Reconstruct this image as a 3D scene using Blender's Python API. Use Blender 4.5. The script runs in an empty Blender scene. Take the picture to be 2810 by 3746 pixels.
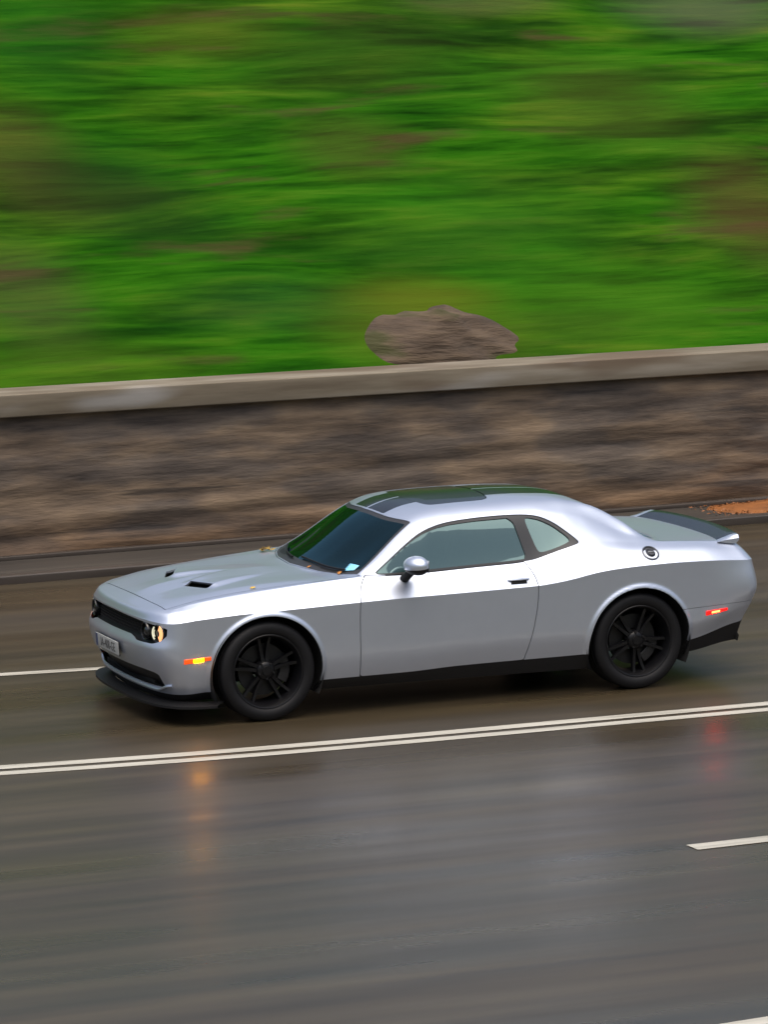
import bpy, bmesh, math, random
import numpy as np
from mathutils import Vector, Matrix
from mathutils.bvhtree import BVHTree

# ------------------------------------------------------------------ scene, camera, light
scene = bpy.context.scene
COL = scene.collection
R = math.radians
random.seed(7); np.random.seed(7)

TH, PH, RO = R(22.54), R(8.16), R(0.47)
fw = Vector((math.sin(TH)*math.cos(PH), math.cos(TH)*math.cos(PH), -math.sin(PH)))
rt = Vector((math.cos(TH), -math.sin(TH), 0))
up = rt.cross(fw)
rt2 = math.cos(RO)*rt - math.sin(RO)*up
up2 = math.sin(RO)*rt + math.cos(RO)*up
cam = bpy.data.cameras.new('camera'); cam_o = bpy.data.objects.new('camera', cam); COL.objects.link(cam_o)
m = Matrix.Identity(4)
for i in range(3):
    m[i][0] = rt2[i]; m[i][1] = up2[i]; m[i][2] = -fw[i]
m[0][3], m[1][3], m[2][3] = -9.924, -27.015, 5.509
cam_o.matrix_world = m
cam.sensor_fit = 'HORIZONTAL'; cam.sensor_width = 36; cam.lens = 14500/2810*36
cam.clip_start = 0.5; cam.clip_end = 3000
scene.camera = cam_o

SUN_EL, SUN_AZ = R(75), R(190)          # azimuth measured from +y clockwise; the sun stands behind the camera
world = bpy.data.worlds.new('World'); scene.world = world; world.use_nodes = True
wn = world.node_tree.nodes; wl = world.node_tree.links
sky = wn.new('ShaderNodeTexSky'); sky.sky_type = 'NISHITA'; sky.sun_disc = False
sky.sun_elevation = SUN_EL; sky.sun_rotation = SUN_AZ
sky.air_density = 1.0; sky.dust_density = 7.0; sky.ozone_density = 1.0; sky.altitude = 0
wl.new(sky.outputs[0], wn['Background'].inputs[0]); wn['Background'].inputs[1].default_value = 0.12
sun = bpy.data.lights.new('sun', 'SUN'); sun.energy = 1.45; sun.angle = R(84); sun.color = (1, 0.96, 0.9)
sun_o = bpy.data.objects.new('sun', sun); COL.objects.link(sun_o)
sd = Vector((math.sin(SUN_AZ)*math.cos(SUN_EL), math.cos(SUN_AZ)*math.cos(SUN_EL), math.sin(SUN_EL)))
sun_o.rotation_euler = sd.to_track_quat('Z', 'Y').to_euler()
vs = scene.view_settings
scene.display_settings.display_device = 'sRGB'
vs.view_transform = 'Standard'; vs.look = 'None'; vs.gamma = 1; vs.exposure = 0.62; vs.use_curve_mapping = False

# ------------------------------------------------------------------ helpers
def pchip(xk, yk, x):
    xk = np.asarray(xk, float); yk = np.asarray(yk, float); x = np.asarray(x, float)
    h = np.diff(xk); d = np.diff(yk)/h
    n = len(xk); mm = np.zeros(n)
    if n == 2: mm[:] = d[0]
    else:
        for i in range(1, n-1):
            if d[i-1]*d[i] > 0:
                w1, w2 = 2*h[i]+h[i-1], h[i]+2*h[i-1]
                mm[i] = (w1+w2)/(w1/d[i-1]+w2/d[i])
        mm[0], mm[-1] = d[0], d[-1]
    xc = np.clip(x, xk[0], xk[-1])
    i = np.clip(np.searchsorted(xk, xc, side='right')-1, 0, n-2)
    t = (xc-xk[i])/h[i]
    r = ((1+2*t)*(1-t)**2*yk[i] + t*(1-t)**2*h[i]*mm[i] + t*t*(3-2*t)*yk[i+1] + t*t*(t-1)*h[i]*mm[i+1])
    r = r + np.where(x < xk[0], (x-xk[0])*mm[0], 0) + np.where(x > xk[-1], (x-xk[-1])*mm[-1], 0)
    return r

def herm_rows(K, V, q):
    """K, V: (n, m) knots and values per row (K increasing); q: (n,) query -> PCHIP per row."""
    h = np.diff(K, axis=1); d = np.diff(V, axis=1)/h
    n, mN = K.shape
    mm = np.zeros_like(K)
    for i in range(1, mN-1):
        a, b = d[:, i-1], d[:, i]
        w1, w2 = 2*h[:, i]+h[:, i-1], h[:, i]+2*h[:, i-1]
        ok = a*b > 0
        mm[ok, i] = ((w1+w2)[ok])/(w1[ok]/a[ok]+w2[ok]/b[ok])
    mm[:, 0] = 0; mm[:, -1] = d[:, -1]
    q = np.minimum(q, K[:, -1])
    i = np.clip((q[:, None] >= K).sum(1)-1, 0, mN-2)
    r = np.arange(n)
    t = (q-K[r, i])/h[r, i]
    return ((1+2*t)*(1-t)**2*V[r, i] + t*(1-t)**2*h[r, i]*mm[r, i] + t*t*(3-2*t)*V[r, i+1] + t*t*(t-1)*h[r, i]*mm[r, i+1])

def sstep(a, b, x):
    t = np.clip((x-a)/(b-a), 0, 1); return t*t*(3-2*t)

def sd_poly(px, py, poly):
    """signed distance to a closed polygon, negative inside"""
    d = np.full(px.shape, 1e9); inside = np.zeros(px.shape, bool)
    n = len(poly)
    for i in range(n):
        ax, ay = poly[i]; bx, by = poly[(i+1) % n]
        ex, ey = bx-ax, by-ay
        L = ex*ex+ey*ey
        if L < 1e-12: continue
        t = np.clip(((px-ax)*ex+(py-ay)*ey)/L, 0, 1)
        d = np.minimum(d, (px-ax-t*ex)**2+(py-ay-t*ey)**2)
        c = ((ay > py) != (by > py))
        with np.errstate(divide='ignore', invalid='ignore'):
            xi = ax+(py-ay)/(by-ay if by != ay else 1e-12)*ex
        inside ^= c & (px < xi)
    return np.where(inside, -1, 1)*np.sqrt(d)

def round_poly(poly, n=2, w=0.2):
    p = [np.array(q, float) for q in poly]
    for _ in range(n):
        o = []
        for i in range(len(p)):
            a, b = p[i], p[(i+1) % len(p)]
            o += [a*(1-w)+b*w, a*w+b*(1-w)]
        p = o
    return [tuple(q) for q in p]

class M2:
    """a polygon mesh kept as numpy vertices and face lists, that can be cut along a scalar field"""
    def __init__(s, V, F): s.V = V; s.F = F
    def cut(s, f):
        V = s.V.copy(); f = np.array(f, float)
        # slide vertices lying close to the cut onto it, so that no slivers are left
        E = set()
        for fc in s.F:
            sg = [f[i] < 0 for i in fc]
            if any(sg) and not all(sg):
                for j in range(len(fc)):
                    a, b = fc[j], fc[(j+1) % len(fc)]
                    if (f[a] < 0) != (f[b] < 0): E.add((a, b) if a < b else (b, a))
        best = {}
        for a, b in E:
            t = f[a]/(f[a]-f[b])
            if t < 0.3 and (a not in best or best[a][0] > t): best[a] = (t, V[a]*(1-t)+V[b]*t)
            if t > 0.7 and (b not in best or best[b][0] > 1-t): best[b] = (1-t, V[a]*(1-t)+V[b]*t)
        for k, (t, p) in best.items():
            lab = V[k, 3] if V.shape[1] > 3 else None
            V[k] = p; f[k] = 0.0
            if lab is not None: V[k, 3] = lab
        sgn = np.sign(f)
        keep = []; newV = []; emap = {}
        base = len(V)
        def edge(a, b):
            k = (a, b) if a < b else (b, a)
            if k not in emap:
                t = f[k[0]]/(f[k[0]]-f[k[1]])
                newV.append(V[k[0]]*(1-t)+V[k[1]]*t); emap[k] = base+len(newV)-1
            return emap[k]
        for fc in s.F:
            c = [sgn[i] for i in fc]
            if max(c) <= 0 and min(c) < 0: keep.append(fc); continue
            if min(c) >= 0: continue
            o = []
            for j in range(len(fc)):
                a, b = fc[j], fc[(j+1) % len(fc)]
                if sgn[a] <= 0: o.append(a)
                if sgn[a]*sgn[b] < 0: o.append(edge(a, b))
            if len(o) >= 3: keep.append(tuple(o))
        VV = np.vstack([V, np.array(newV)]) if newV else V
        used = np.unique(np.array([i for fc in keep for i in fc], int)) if keep else np.array([], int)
        mp = np.full(len(VV), -1); mp[used] = np.arange(len(used))
        return M2(VV[used], [tuple(int(mp[i]) for i in fc) for fc in keep])
    def normals(s):
        n = np.zeros_like(s.V)
        for fc in s.F:
            a, b, c = s.V[fc[0]], s.V[fc[1]], s.V[fc[-1]]
            q = np.cross(b-a, c-a)
            for i in fc: n[i] += q
        return n/np.maximum(np.linalg.norm(n, axis=1), 1e-12)[:, None]
    def offset(s, d): return M2(s.V + s.normals()*d, s.F)

def link(name, me, mat=None, parent=None, smooth=True, sharp=None):
    o = bpy.data.objects.new(name, me); COL.objects.link(o)
    if mat: me.materials.append(mat)
    if smooth:
        me.shade_smooth()
        if sharp: me.set_sharp_from_angle(angle=R(sharp))
    if parent: o.parent = parent
    return o

def meshobj(name, V, F, mat=None, parent=None, smooth=True, sharp=None):
    me = bpy.data.meshes.new(name)
    me.from_pydata([tuple(map(float, v)) for v in V], [], [tuple(f) for f in F]); me.validate(); me.update()
    return link(name, me, mat, parent, smooth, sharp)

def bmobj(name, bm, mat=None, parent=None, smooth=True, sharp=35):
    bmesh.ops.recalc_face_normals(bm, faces=bm.faces)
    me = bpy.data.meshes.new(name); bm.to_mesh(me); bm.free()
    return link(name, me, mat, parent, smooth, sharp)

def empty(name, loc=(0, 0, 0), rz=0):
    o = bpy.data.objects.new(name, None); COL.objects.link(o); o.location = loc; o.rotation_euler = (0, 0, rz)
    o.empty_display_size = 0.2
    return o

def tag(o, label=None, cat=None, group=None, kind=None):
    if label: o['label'] = label
    if cat: o['category'] = cat
    if group: o['group'] = group
    if kind: o['kind'] = kind
    return o

def add_box(bm, c, s, bevel=0.0, rot=None):
    mt = Matrix.Translation(c)
    if rot is not None: mt = mt @ rot
    r = bmesh.ops.create_cube(bm, size=1, matrix=mt @ Matrix.Diagonal((*s, 1)))
    if bevel:
        es = list({e for v in r['verts'] for e in v.link_edges})
        bmesh.ops.bevel(bm, geom=es, offset=bevel, segments=3, profile=0.5, affect='EDGES')

def lathe(prof, n=96, axis='y', closed=False):
    """prof: list of (axial, radius); spun round the axis. Returns V, F"""
    V = []; F = []
    for i in range(n):
        a = 2*math.pi*i/n
        for (h, r) in prof: V.append((r*math.cos(a), h, r*math.sin(a)))
    k = len(prof)
    for i in range(n):
        j = (i+1) % n
        for p in range(k if closed else k-1):
            q = (p+1) % k
            F.append((i*k+p, i*k+q, j*k+q, j*k+p))
    return V, F

def tube(bm, pts, r, n=8):
    pts = [Vector(p) for p in pts]; rings = []
    for i, p in enumerate(pts):
        t = (pts[min(i+1, len(pts)-1)]-pts[max(i-1, 0)]).normalized()
        a = t.cross(Vector((0, 0, 1)))
        if a.length < 1e-3: a = t.cross(Vector((0, 1, 0)))
        a.normalize(); b = t.cross(a)
        rr = r[i] if isinstance(r, (list, tuple)) else r
        rings.append([bm.verts.new(p+a*math.cos(2*math.pi*k/n)*rr+b*math.sin(2*math.pi*k/n)*rr) for k in range(n)])
    for i in range(len(rings)-1):
        for k in range(n):
            bm.faces.new((rings[i][k], rings[i][(k+1) % n], rings[i+1][(k+1) % n], rings[i+1][k]))
    bm.faces.new(rings[0][::-1]); bm.faces.new(rings[-1])

# ------------------------------------------------------------------ materials
def mat(name):
    mm = bpy.data.materials.new(name); mm.use_nodes = True
    return mm, mm.node_tree.nodes, mm.node_tree.links, mm.node_tree.nodes['Principled BSDF']

def simple(name, col, rough=0.5, metal=0.0, coat=0.0, spec=0.5, emit=None, es=0, noise=0.0, nscale=40, coatr=0.03):
    mm, n, l, b = mat(name)
    b.inputs['Base Color'].default_value = (*col, 1); b.inputs['Roughness'].default_value = rough
    b.inputs['Metallic'].default_value = metal; b.inputs['Coat Weight'].default_value = coat
    b.inputs['Coat Roughness'].default_value = coatr
    b.inputs['Specular IOR Level'].default_value = spec
    if emit: b.inputs['Emission Color'].default_value = (*emit, 1); b.inputs['Emission Strength'].default_value = es
    if noise:
        tc = n.new('ShaderNodeTexCoord'); nz = n.new('ShaderNodeTexNoise'); nz.inputs['Scale'].default_value = nscale
        nz.inputs['Detail'].default_value = 6
        mr = n.new('ShaderNodeMapRange'); mr.inputs[3].default_value = 1-noise; mr.inputs[4].default_value = 1+noise
        mx = n.new('ShaderNodeMix'); mx.data_type = 'RGBA'; mx.blend_type = 'MULTIPLY'; mx.inputs[0].default_value = 1
        mx.inputs[6].default_value = (*col, 1)
        l.new(tc.outputs['Object'], nz.inputs['Vector']); l.new(nz.outputs[0], mr.inputs[0]); l.new(mr.outputs[0], mx.inputs[7])
        l.new(mx.outputs[2], b.inputs['Base Color'])
    return mm

MAT = {}
MAT['paint'] = simple('silver_paint', (0.53, 0.58, 0.675), 0.38, 0.82, 0.6, noise=0.03, nscale=9)
MAT['black_gloss'] = simple('black_gloss', (0.010, 0.011, 0.012), 0.22, 0, 0.25, spec=0.4)
MAT['black_trim'] = simple('black_trim', (0.008, 0.008, 0.009), 0.5, spec=0.3, noise=0.2)
MAT['seal'] = simple('rubber_seal', (0.02, 0.021, 0.023), 0.45)
MAT['inner'] = simple('inner_black', (0.006, 0.006, 0.006), 0.8)
MAT['tyre'] = simple('tyre_rubber', (0.006, 0.006, 0.007), 0.6, spec=0.25, noise=0.25, nscale=30)
MAT['rim'] = simple('satin_black_alloy', (0.004, 0.004, 0.005), 0.42, 0.0, 0.1, spec=0.25)
MAT['disc'] = simple('brake_steel', (0.010, 0.010, 0.011), 0.5, 0.3, noise=0.2)
MAT['caliper'] = simple('caliper_black', (0.01, 0.01, 0.011), 0.5)
MAT['chrome'] = simple('bright_metal', (0.5, 0.5, 0.52), 0.2, 1.0)
MAT['seat'] = simple('seat_leather', (0.012, 0.012, 0.013), 0.55, noise=0.2)
MAT['plate'] = simple('plate_white', (0.36, 0.37, 0.36), 0.4, noise=0.06)
MAT['ink'] = simple('plate_ink', (0.06, 0.06, 0.062), 0.5)
MAT['plate_blue'] = simple('plate_blue', (0.03, 0.05, 0.13), 0.4)
MAT['amber'] = simple('amber_lens', (0.55, 0.10, 0.01), 0.2, emit=(1.0, 0.06, 0.0), es=0.6)
MAT['amber_bulb'] = simple('amber_bulb', (0.9, 0.4, 0.02), 0.2, emit=(1.0, 0.36, 0.0), es=52)
MAT['red'] = simple('red_lens', (0.5, 0.01, 0.01), 0.2, emit=(1.0, 0.01, 0.006), es=0.8)
MAT['red_bulb'] = simple('red_bulb', (0.8, 0.1, 0.02), 0.2, emit=(1.0, 0.022, 0.006), es=32)
MAT['signal'] = simple('signal_lit', (0.9, 0.5, 0.25), 0.3, emit=(1.0, 0.36, 0.12), es=0.75)
MAT['drl'] = simple('running_light', (0.5, 0.5, 0.4), 0.3, emit=(1.0, 0.95, 0.68), es=0.4)
MAT['lens'] = simple('lamp_lens', (0.01, 0.01, 0.011), 0.08, 0, 1.0)
MAT['sticker'] = simple('sticker_blue', (0.25, 0.62, 0.85), 0.4)
MAT['leaf_y'] = simple('leaf_yellow', (0.55, 0.36, 0.05), 0.5, noise=0.35, nscale=60)
MAT['leaf_w'] = simple('leaf_wet_yellow', (0.30, 0.19, 0.03), 0.5, noise=0.5, nscale=60)
MAT['leaf_o'] = simple('leaf_orange', (0.42, 0.16, 0.02), 0.5, noise=0.35, nscale=60)

def glass_mat(name, tint, refl, alpha, ior=1.5):
    """dark tinted glass: mirror-like film over a see-through tint"""
    mm, n, l, b = mat(name)
    n.remove(b); out = n['Material Output']
    tr = n.new('ShaderNodeBsdfTransparent'); tr.inputs[0].default_value = (*tint, 1)
    gl = n.new('ShaderNodeBsdfGlossy'); gl.inputs['Roughness'].default_value = 0.03; gl.inputs[0].default_value = (*refl, 1)
    df = n.new('ShaderNodeBsdfDiffuse'); df.inputs[0].default_value = (0.035, 0.062, 0.062, 1)
    m1 = n.new('ShaderNodeMixShader'); m1.inputs[0].default_value = alpha
    fr = n.new('ShaderNodeFresnel'); fr.inputs[0].default_value = ior
    m2 = n.new('ShaderNodeMixShader')
    l.new(tr.outputs[0], m1.inputs[1]); l.new(df.outputs[0], m1.inputs[2])
    l.new(fr.outputs[0], m2.inputs[0]); l.new(m1.outputs[0], m2.inputs[1]); l.new(gl.outputs[0], m2.inputs[2])
    l.new(m2.outputs[0], out.inputs[0])
    return mm
MAT['glass_side'] = glass_mat('side_glass', (0.10, 0.14, 0.14), (0.72, 1.0, 0.97), 0.65, 2.15)
MAT['glass_front'] = glass_mat('windscreen_glass', (0.22, 0.33, 0.31), (0.45, 0.86, 0.95), 0.05, 1.47)

def streaky(name, cols, mapping, rough=0.8, bump=0.3, scale=1.0, detail=5, extra=None, spec=0.3, contrast=(0.3, 0.7), bumpdist=0.05):
    """noise drawn out along local x; cols: list of (pos, rgb)"""
    mm, n, l, b = mat(name)
    tc = n.new('ShaderNodeTexCoord')
    mp = n.new('ShaderNodeMapping'); mp.inputs['Scale'].default_value = mapping
    l.new(tc.outputs['Object'], mp.inputs['Vector'])
    nz = n.new('ShaderNodeTexNoise'); nz.inputs['Scale'].default_value = scale; nz.inputs['Detail'].default_value = detail
    nz.inputs['Roughness'].default_value = 0.55
    l.new(mp.outputs[0], nz.inputs['Vector'])
    cr = n.new('ShaderNodeValToRGB'); e = cr.color_ramp.elements
    e[0].position, e[1].position = cols[0][0], cols[-1][0]
    e[0].color = (*cols[0][1], 1); e[1].color = (*cols[-1][1], 1)
    for p, c in cols[1:-1]:
        q = e.new(p); q.color = (*c, 1)
    l.new(nz.outputs[0], cr.inputs[0])
    l.new(cr.outputs[0], b.inputs['Base Color'])
    b.inputs['Roughness'].default_value = rough; b.inputs['Specular IOR Level'].default_value = spec
    if bump:
        bp = n.new('ShaderNodeBump'); bp.inputs['Strength'].default_value = bump; bp.inputs['Distance'].default_value = bumpdist
        l.new(nz.outputs[0], bp.inputs['Height']); l.new(bp.outputs[0], b.inputs['Normal'])
    return mm, n, l, b, tc, cr, nz

def mixcol(n, l, fac, a, b, blend='MIX'):
    mx = n.new('ShaderNodeMix'); mx.data_type = 'RGBA'; mx.blend_type = blend
    for s, v in ((0, fac), (6, a), (7, b)):
        if isinstance(v, (int, float)): mx.inputs[s].default_value = v
        elif isinstance(v, tuple): mx.inputs[s].default_value = (*v, 1)
        else: l.new(v, mx.inputs[s])
    return mx.outputs[2]

def noise(n, l, tc, sc, mapping, detail=4, lo=0.35, hi=0.65, off=(0, 0, 0)):
    mp = n.new('ShaderNodeMapping'); mp.inputs['Scale'].default_value = mapping; mp.inputs['Location'].default_value = off
    l.new(tc.outputs['Object'], mp.inputs['Vector'])
    nz = n.new('ShaderNodeTexNoise'); nz.inputs['Scale'].default_value = sc; nz.inputs['Detail'].default_value = detail
    l.new(mp.outputs[0], nz.inputs['Vector'])
    mr = n.new('ShaderNodeMapRange'); mr.inputs[1].default_value = lo; mr.inputs[2].default_value = hi
    mr.interpolation_type = 'SMOOTHSTEP'
    l.new(nz.outputs[0], mr.inputs[0])
    return mr.outputs[0]

def mathmul(n, l, s, k):
    q = n.new('ShaderNodeMath'); q.operation = 'MULTIPLY'; l.new(s, q.inputs[0]); q.inputs[1].default_value = k
    return q.outputs[0]
def blob(n, l, tc, c, r):
    """soft patch around a place c with half sizes r (object space)"""
    mp = n.new('ShaderNodeMapping'); mp.vector_type = 'POINT'
    mp.inputs['Scale'].default_value = tuple(1/q for q in r)
    mp.inputs['Location'].default_value = tuple(-a/q for a, q in zip(c, r))
    l.new(tc.outputs['Object'], mp.inputs['Vector'])
    ln = n.new('ShaderNodeVectorMath'); ln.operation = 'LENGTH'; l.new(mp.outputs[0], ln.inputs[0])
    mr = n.new('ShaderNodeMapRange'); mr.inputs[1].default_value = 1.3; mr.inputs[2].default_value = 0.2
    mr.interpolation_type = 'SMOOTHSTEP'
    l.new(ln.outputs['Value'], mr.inputs[0])
    return mr.outputs[0]

# ------------------------------------------------------------------ road, markings, kerb
WALL_A = math.atan2(0.433, 8.001)                       # the wall runs 3.1 degrees off the car's own line
WALL_O = Vector((0.352, 6.738, 0))
ex = Vector((math.cos(WALL_A), math.sin(WALL_A), 0)); ey = Vector((-ex.y, ex.x, 0))

def road_mat():
    mm, n, l, b, tc, cr, nz = streaky('wet_asphalt', [(0.3, (0.0253, 0.0193, 0.0103)), (0.5, (0.0393, 0.0297, 0.0163)), (0.7, (0.0547, 0.0421, 0.0227))],
                             (0.26, 3.6, 1), rough=0.3, bump=0.0, detail=6)
    wet = noise(n, l, tc, 1.0, (0.10, 0.9, 1), 5, 0.35, 0.65, (3, 1, 0))
    mr = n.new('ShaderNodeMapRange'); mr.inputs[3].default_value = 0.25; mr.inputs[4].default_value = 0.43
    l.new(wet, mr.inputs[0]); l.new(mr.outputs[0], b.inputs['Roughness'])
    # aggregate relief of the asphalt
    g = n.new('ShaderNodeTexNoise'); g.inputs['Scale'].default_value = 220; g.inputs['Detail'].default_value = 3
    l.new(tc.outputs['Object'], g.inputs['Vector'])
    bp = n.new('ShaderNodeBump'); bp.inputs['Strength'].default_value = 0.08; bp.inputs['Distance'].default_value = 0.004
    l.new(g.outputs[0], bp.inputs['Height']); l.new(bp.outputs[0], b.inputs['Normal'])
    b.inputs['Specular IOR Level'].default_value = 0.62
    return mm
MAT['road'] = road_mat()
MAT['mark'] = streaky('road_paint', [(0.3, (0.266, 0.254, 0.213)), (0.5, (0.392, 0.378, 0.323)), (0.7, (0.455, 0.44, 0.381))], (0.5, 6, 1), rough=0.45, bump=0.0, scale=2)[0]

def sheet(name, pts, z, mat_, kind='structure'):
    o = meshobj(name, [(x, y, z) for x, y in pts], [tuple(range(len(pts)))], mat_, smooth=False)
    return tag(o, kind=kind)
def wxy(u, v): p = WALL_O + ex*u + ey*v; return (p.x, p.y)

MAT['soil'] = streaky('verge_soil', [(0.3, (0.02, 0.03, 0.01)), (0.7, (0.05, 0.08, 0.02))], (0.5, 0.5, 1), rough=0.9, bump=0)[0]
sheet('ground', [(-800, -800), (800, -800), (800, 800), (-800, 800)], -0.012, MAT['soil'])
sheet('road', [wxy(-250, -26), wxy(250, -26), wxy(250, -0.84), wxy(-250, -0.84)], 0.0, MAT['road'])

def ribbon(name, path, w, z=0.004):
    """painted line: path of (x, y) centres, width across y"""
    V = []; F = []
    for i, (x, y) in enumerate(path):
        a = path[max(i-1, 0)]; b = path[min(i+1, len(path)-1)]
        t = Vector((b[0]-a[0], b[1]-a[1])).normalized(); nn = Vector((-t.y, t.x))*w/2
        V += [(x+nn.x, y+nn.y, z), (x-nn.x, y-nn.y, z)]
        if i: F.append((2*i-2, 2*i-1, 2*i+1, 2*i))
    o = meshobj(name, V, F, MAT['mark'], smooth=False)
    return tag(o, kind='structure')
xs = np.linspace(-40, 60, 160)
ymid = pchip([-30, -9, -2.22, -1.07, 0.6, 2.2, 3.5, 12, 40], [-0.6, -1.35, -1.755, -1.865, -1.925, -1.93, -1.935, -1.6, 0.6], xs)
ribbon('double_line_far', [(x, y+0.092) for x, y in zip(xs, ymid)], 0.125)
ribbon('double_line_near', [(x, y-0.107) for x, y in zip(xs, ymid)], 0.115)
for i, (a, b) in enumerate(((-17.6, -14.6), (-9.2, -6.2), (-3.6, -0.3), (7.4, 10.4), (15.8, 18.8))):
    ribbon('lane_dash', [(x, 1.585-0.095*(x+0.47)*(1 if x < 0 else 0.3)+0.002*(x+.5)**2) for x in np.linspace(a, b, 14)], 0.115)
for i, (a, b) in enumerate(((-15, -12), (-7.4, -4.4), (0.93, 4.2), (9.2, 12.4))):
    ribbon('lane_dash', [(x, -5.755+0.03*(x-0.9)) for x in np.linspace(a, b, 14)], 0.145)
ribbon('edge_line', [(x, -9.44+0.09*(x+0.6)) for x in np.linspace(-30, 30, 40)], 0.12)

# kerb and narrow paved strip at the foot of the wall
MAT['kerb'] = streaky('kerb_stone', [(0.3, (0.0252, 0.021, 0.0176)), (0.5, (0.0462, 0.0378, 0.0315)), (0.7, (0.0714, 0.0588, 0.0504))], (0.4, 5, 5), rough=0.45, bump=0.2)[0]
MAT['pave'] = streaky('wet_paving', [(0.3, (0.021, 0.0195, 0.018)), (0.5, (0.0375, 0.0338, 0.03)), (0.7, (0.0562, 0.0495, 0.0413))], (0.4, 5, 5), rough=0.5, bump=0.1)[0]
def wall_box(name, u0, u1, v0, v1, z0, z1, mat_, bevel=0.0, parent=None, seg=1):
    bm = bmesh.new(); add_box(bm, ((u0+u1)/2, (v0+v1)/2, (z0+z1)/2), (u1-u0, v1-v0, z1-z0), bevel)
    o = bmobj(name, bm, mat_, parent, smooth=bool(bevel))
    if parent is None: o.location = WALL_O; o.rotation_euler = (0, 0, WALL_A)
    return o
kerb = tag(wall_box('kerb', -250, 250, -0.94, -0.80, -0.05, 0.075, MAT['kerb'], 0.015), kind='structure')
pave = tag(wall_box('pavement', -250, 250, -0.797, 0.05, -0.05, 0.068, MAT['pave']), kind='structure')

# ------------------------------------------------------------------ retaining wall
def stone_mat():
    mm, n, l, b, tc, cr, nz = streaky('rubble_stone', [(0.26, (0.0403, 0.031, 0.0246)), (0.42, (0.114, 0.0844, 0.0604)), (0.55, (0.175, 0.127, 0.086)), (0.74, (0.282, 0.205, 0.132))],
                             (1.0, 1, 6.0), rough=0.75, bump=0.55, scale=1.0, detail=5, bumpdist=0.06)
    # long dark joints and warm/cold drift of the stone
    d = noise(n, l, tc, 1.0, (0.42, 1, 9.5), 3, 0.60, 0.70, (5, 0, 3))
    c1 = mixcol(n, l, mathmul(n, l, d, 0.65), cr.outputs[0], (0.03, 0.027, 0.025))
    w = noise(n, l, tc, 1.0, (0.9, 1, 3.0), 4, 0.42, 0.58, (11, 0, 7))
    c2 = mixcol(n, l, w, c1, (0.66, 0.72, 0.84), 'MULTIPLY')
    g = n.new('ShaderNodeMapRange'); g.inputs[1].default_value = 0.0; g.inputs[2].default_value = 0.45
    sx = n.new('ShaderNodeSeparateXYZ'); l.new(tc.outputs['Object'], sx.inputs[0]); l.new(sx.outputs[2], g.inputs[0])
    c3 = mixcol(n, l, g.outputs[0], mixcol(n, l, 1.0, c2, (1.0, 0.80, 0.62), 'MULTIPLY'), c2)
    l.new(c3, b.inputs['Base Color'])
    return mm
MAT['stone'] = stone_mat()
def coping_mat():
    mm, n, l, b, tc, cr, nz = streaky('coping_concrete', [(0.3, (0.101, 0.0816, 0.0558)), (0.5, (0.168, 0.143, 0.104)), (0.7, (0.243, 0.218, 0.175))],
                             (0.5, 3, 5), rough=0.7, bump=0.3, detail=4, bumpdist=0.02)
    br = noise(n, l, tc, 1.0, (0.55, 1, 2.5), 2, 0.48, 0.62, (2, 0, 1))
    c1 = mixcol(n, l, mathmul(n, l, br, 0.7), cr.outputs[0], (0.10, 0.070, 0.046))
    gr = noise(n, l, tc, 1.0, (0.5, 1, 2.0), 2, 0.55, 0.68, (21, 0, 4))
    c2 = mixcol(n, l, mathmul(n, l, gr, 0.55), c1, (0.33, 0.33, 0.32))
    l.new(c2, b.inputs['Base Color'])
    return mm
MAT['coping'] = coping_mat()
def wallgrid(u0, u1, z0, z1, nu, nz_, amp):
    """front face of the wall with shallow long relief, closed behind into a solid block"""
    us = np.linspace(u0, u1, nu); zs = np.linspace(z0, z1, nz_)
    V = []; F = []
    rng = np.random.RandomState(3)
    ph = rng.rand(14, 4)
    for u in us:
        for z in zs:
            d = 0
            for a, b_, c, e in ph: d += math.sin(u*(0.5+2.2*a)+6.28*c+3*math.sin(z*3+e*6))*math.sin(z*(6+16*b_)+6.28*e+u*0.3)
            V.append((u, amp*d/5, z))
    for i in range(nu-1):
        for j in range(nz_-1):
            F.append((i*nz_+j, (i+1)*nz_+j, (i+1)*nz_+j+1, i*nz_+j+1))
    k = len(V)
    for u in (us[0], us[-1]):
        for z in (z0, z1): V.append((u, 0.42, z))
    a = [i*nz_+nz_-1 for i in range(nu)]
    F.append(tuple(a)+(k+3, k+1)); F.append(tuple(i*nz_ for i in range(nu))[::-1]+(k, k+2)); F.append((k, k+1, k+3, k+2))
    return V, F
wall = empty('retaining_wall', WALL_O, WALL_A)
tag(wall, 'long rough brown stone retaining wall with a pale concrete coping along the road', 'wall')
V, F = wallgrid(-60, 90, 0.0, 1.35, 700, 44, 0.018)
meshobj('stonework', V, F, MAT['stone'], wall, sharp=60)
bm = bmesh.new(); add_box(bm, (15, 0.2, 1.455), (150, 0.56, 0.205), 0.012); bmobj('coping', bm, MAT['coping'], wall)
bm = bmesh.new(); add_box(bm, (15, -0.035, 0.085), (150, 0.09, 0.04), 0.008); bmobj('footing', bm, MAT['kerb'], wall)

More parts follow.
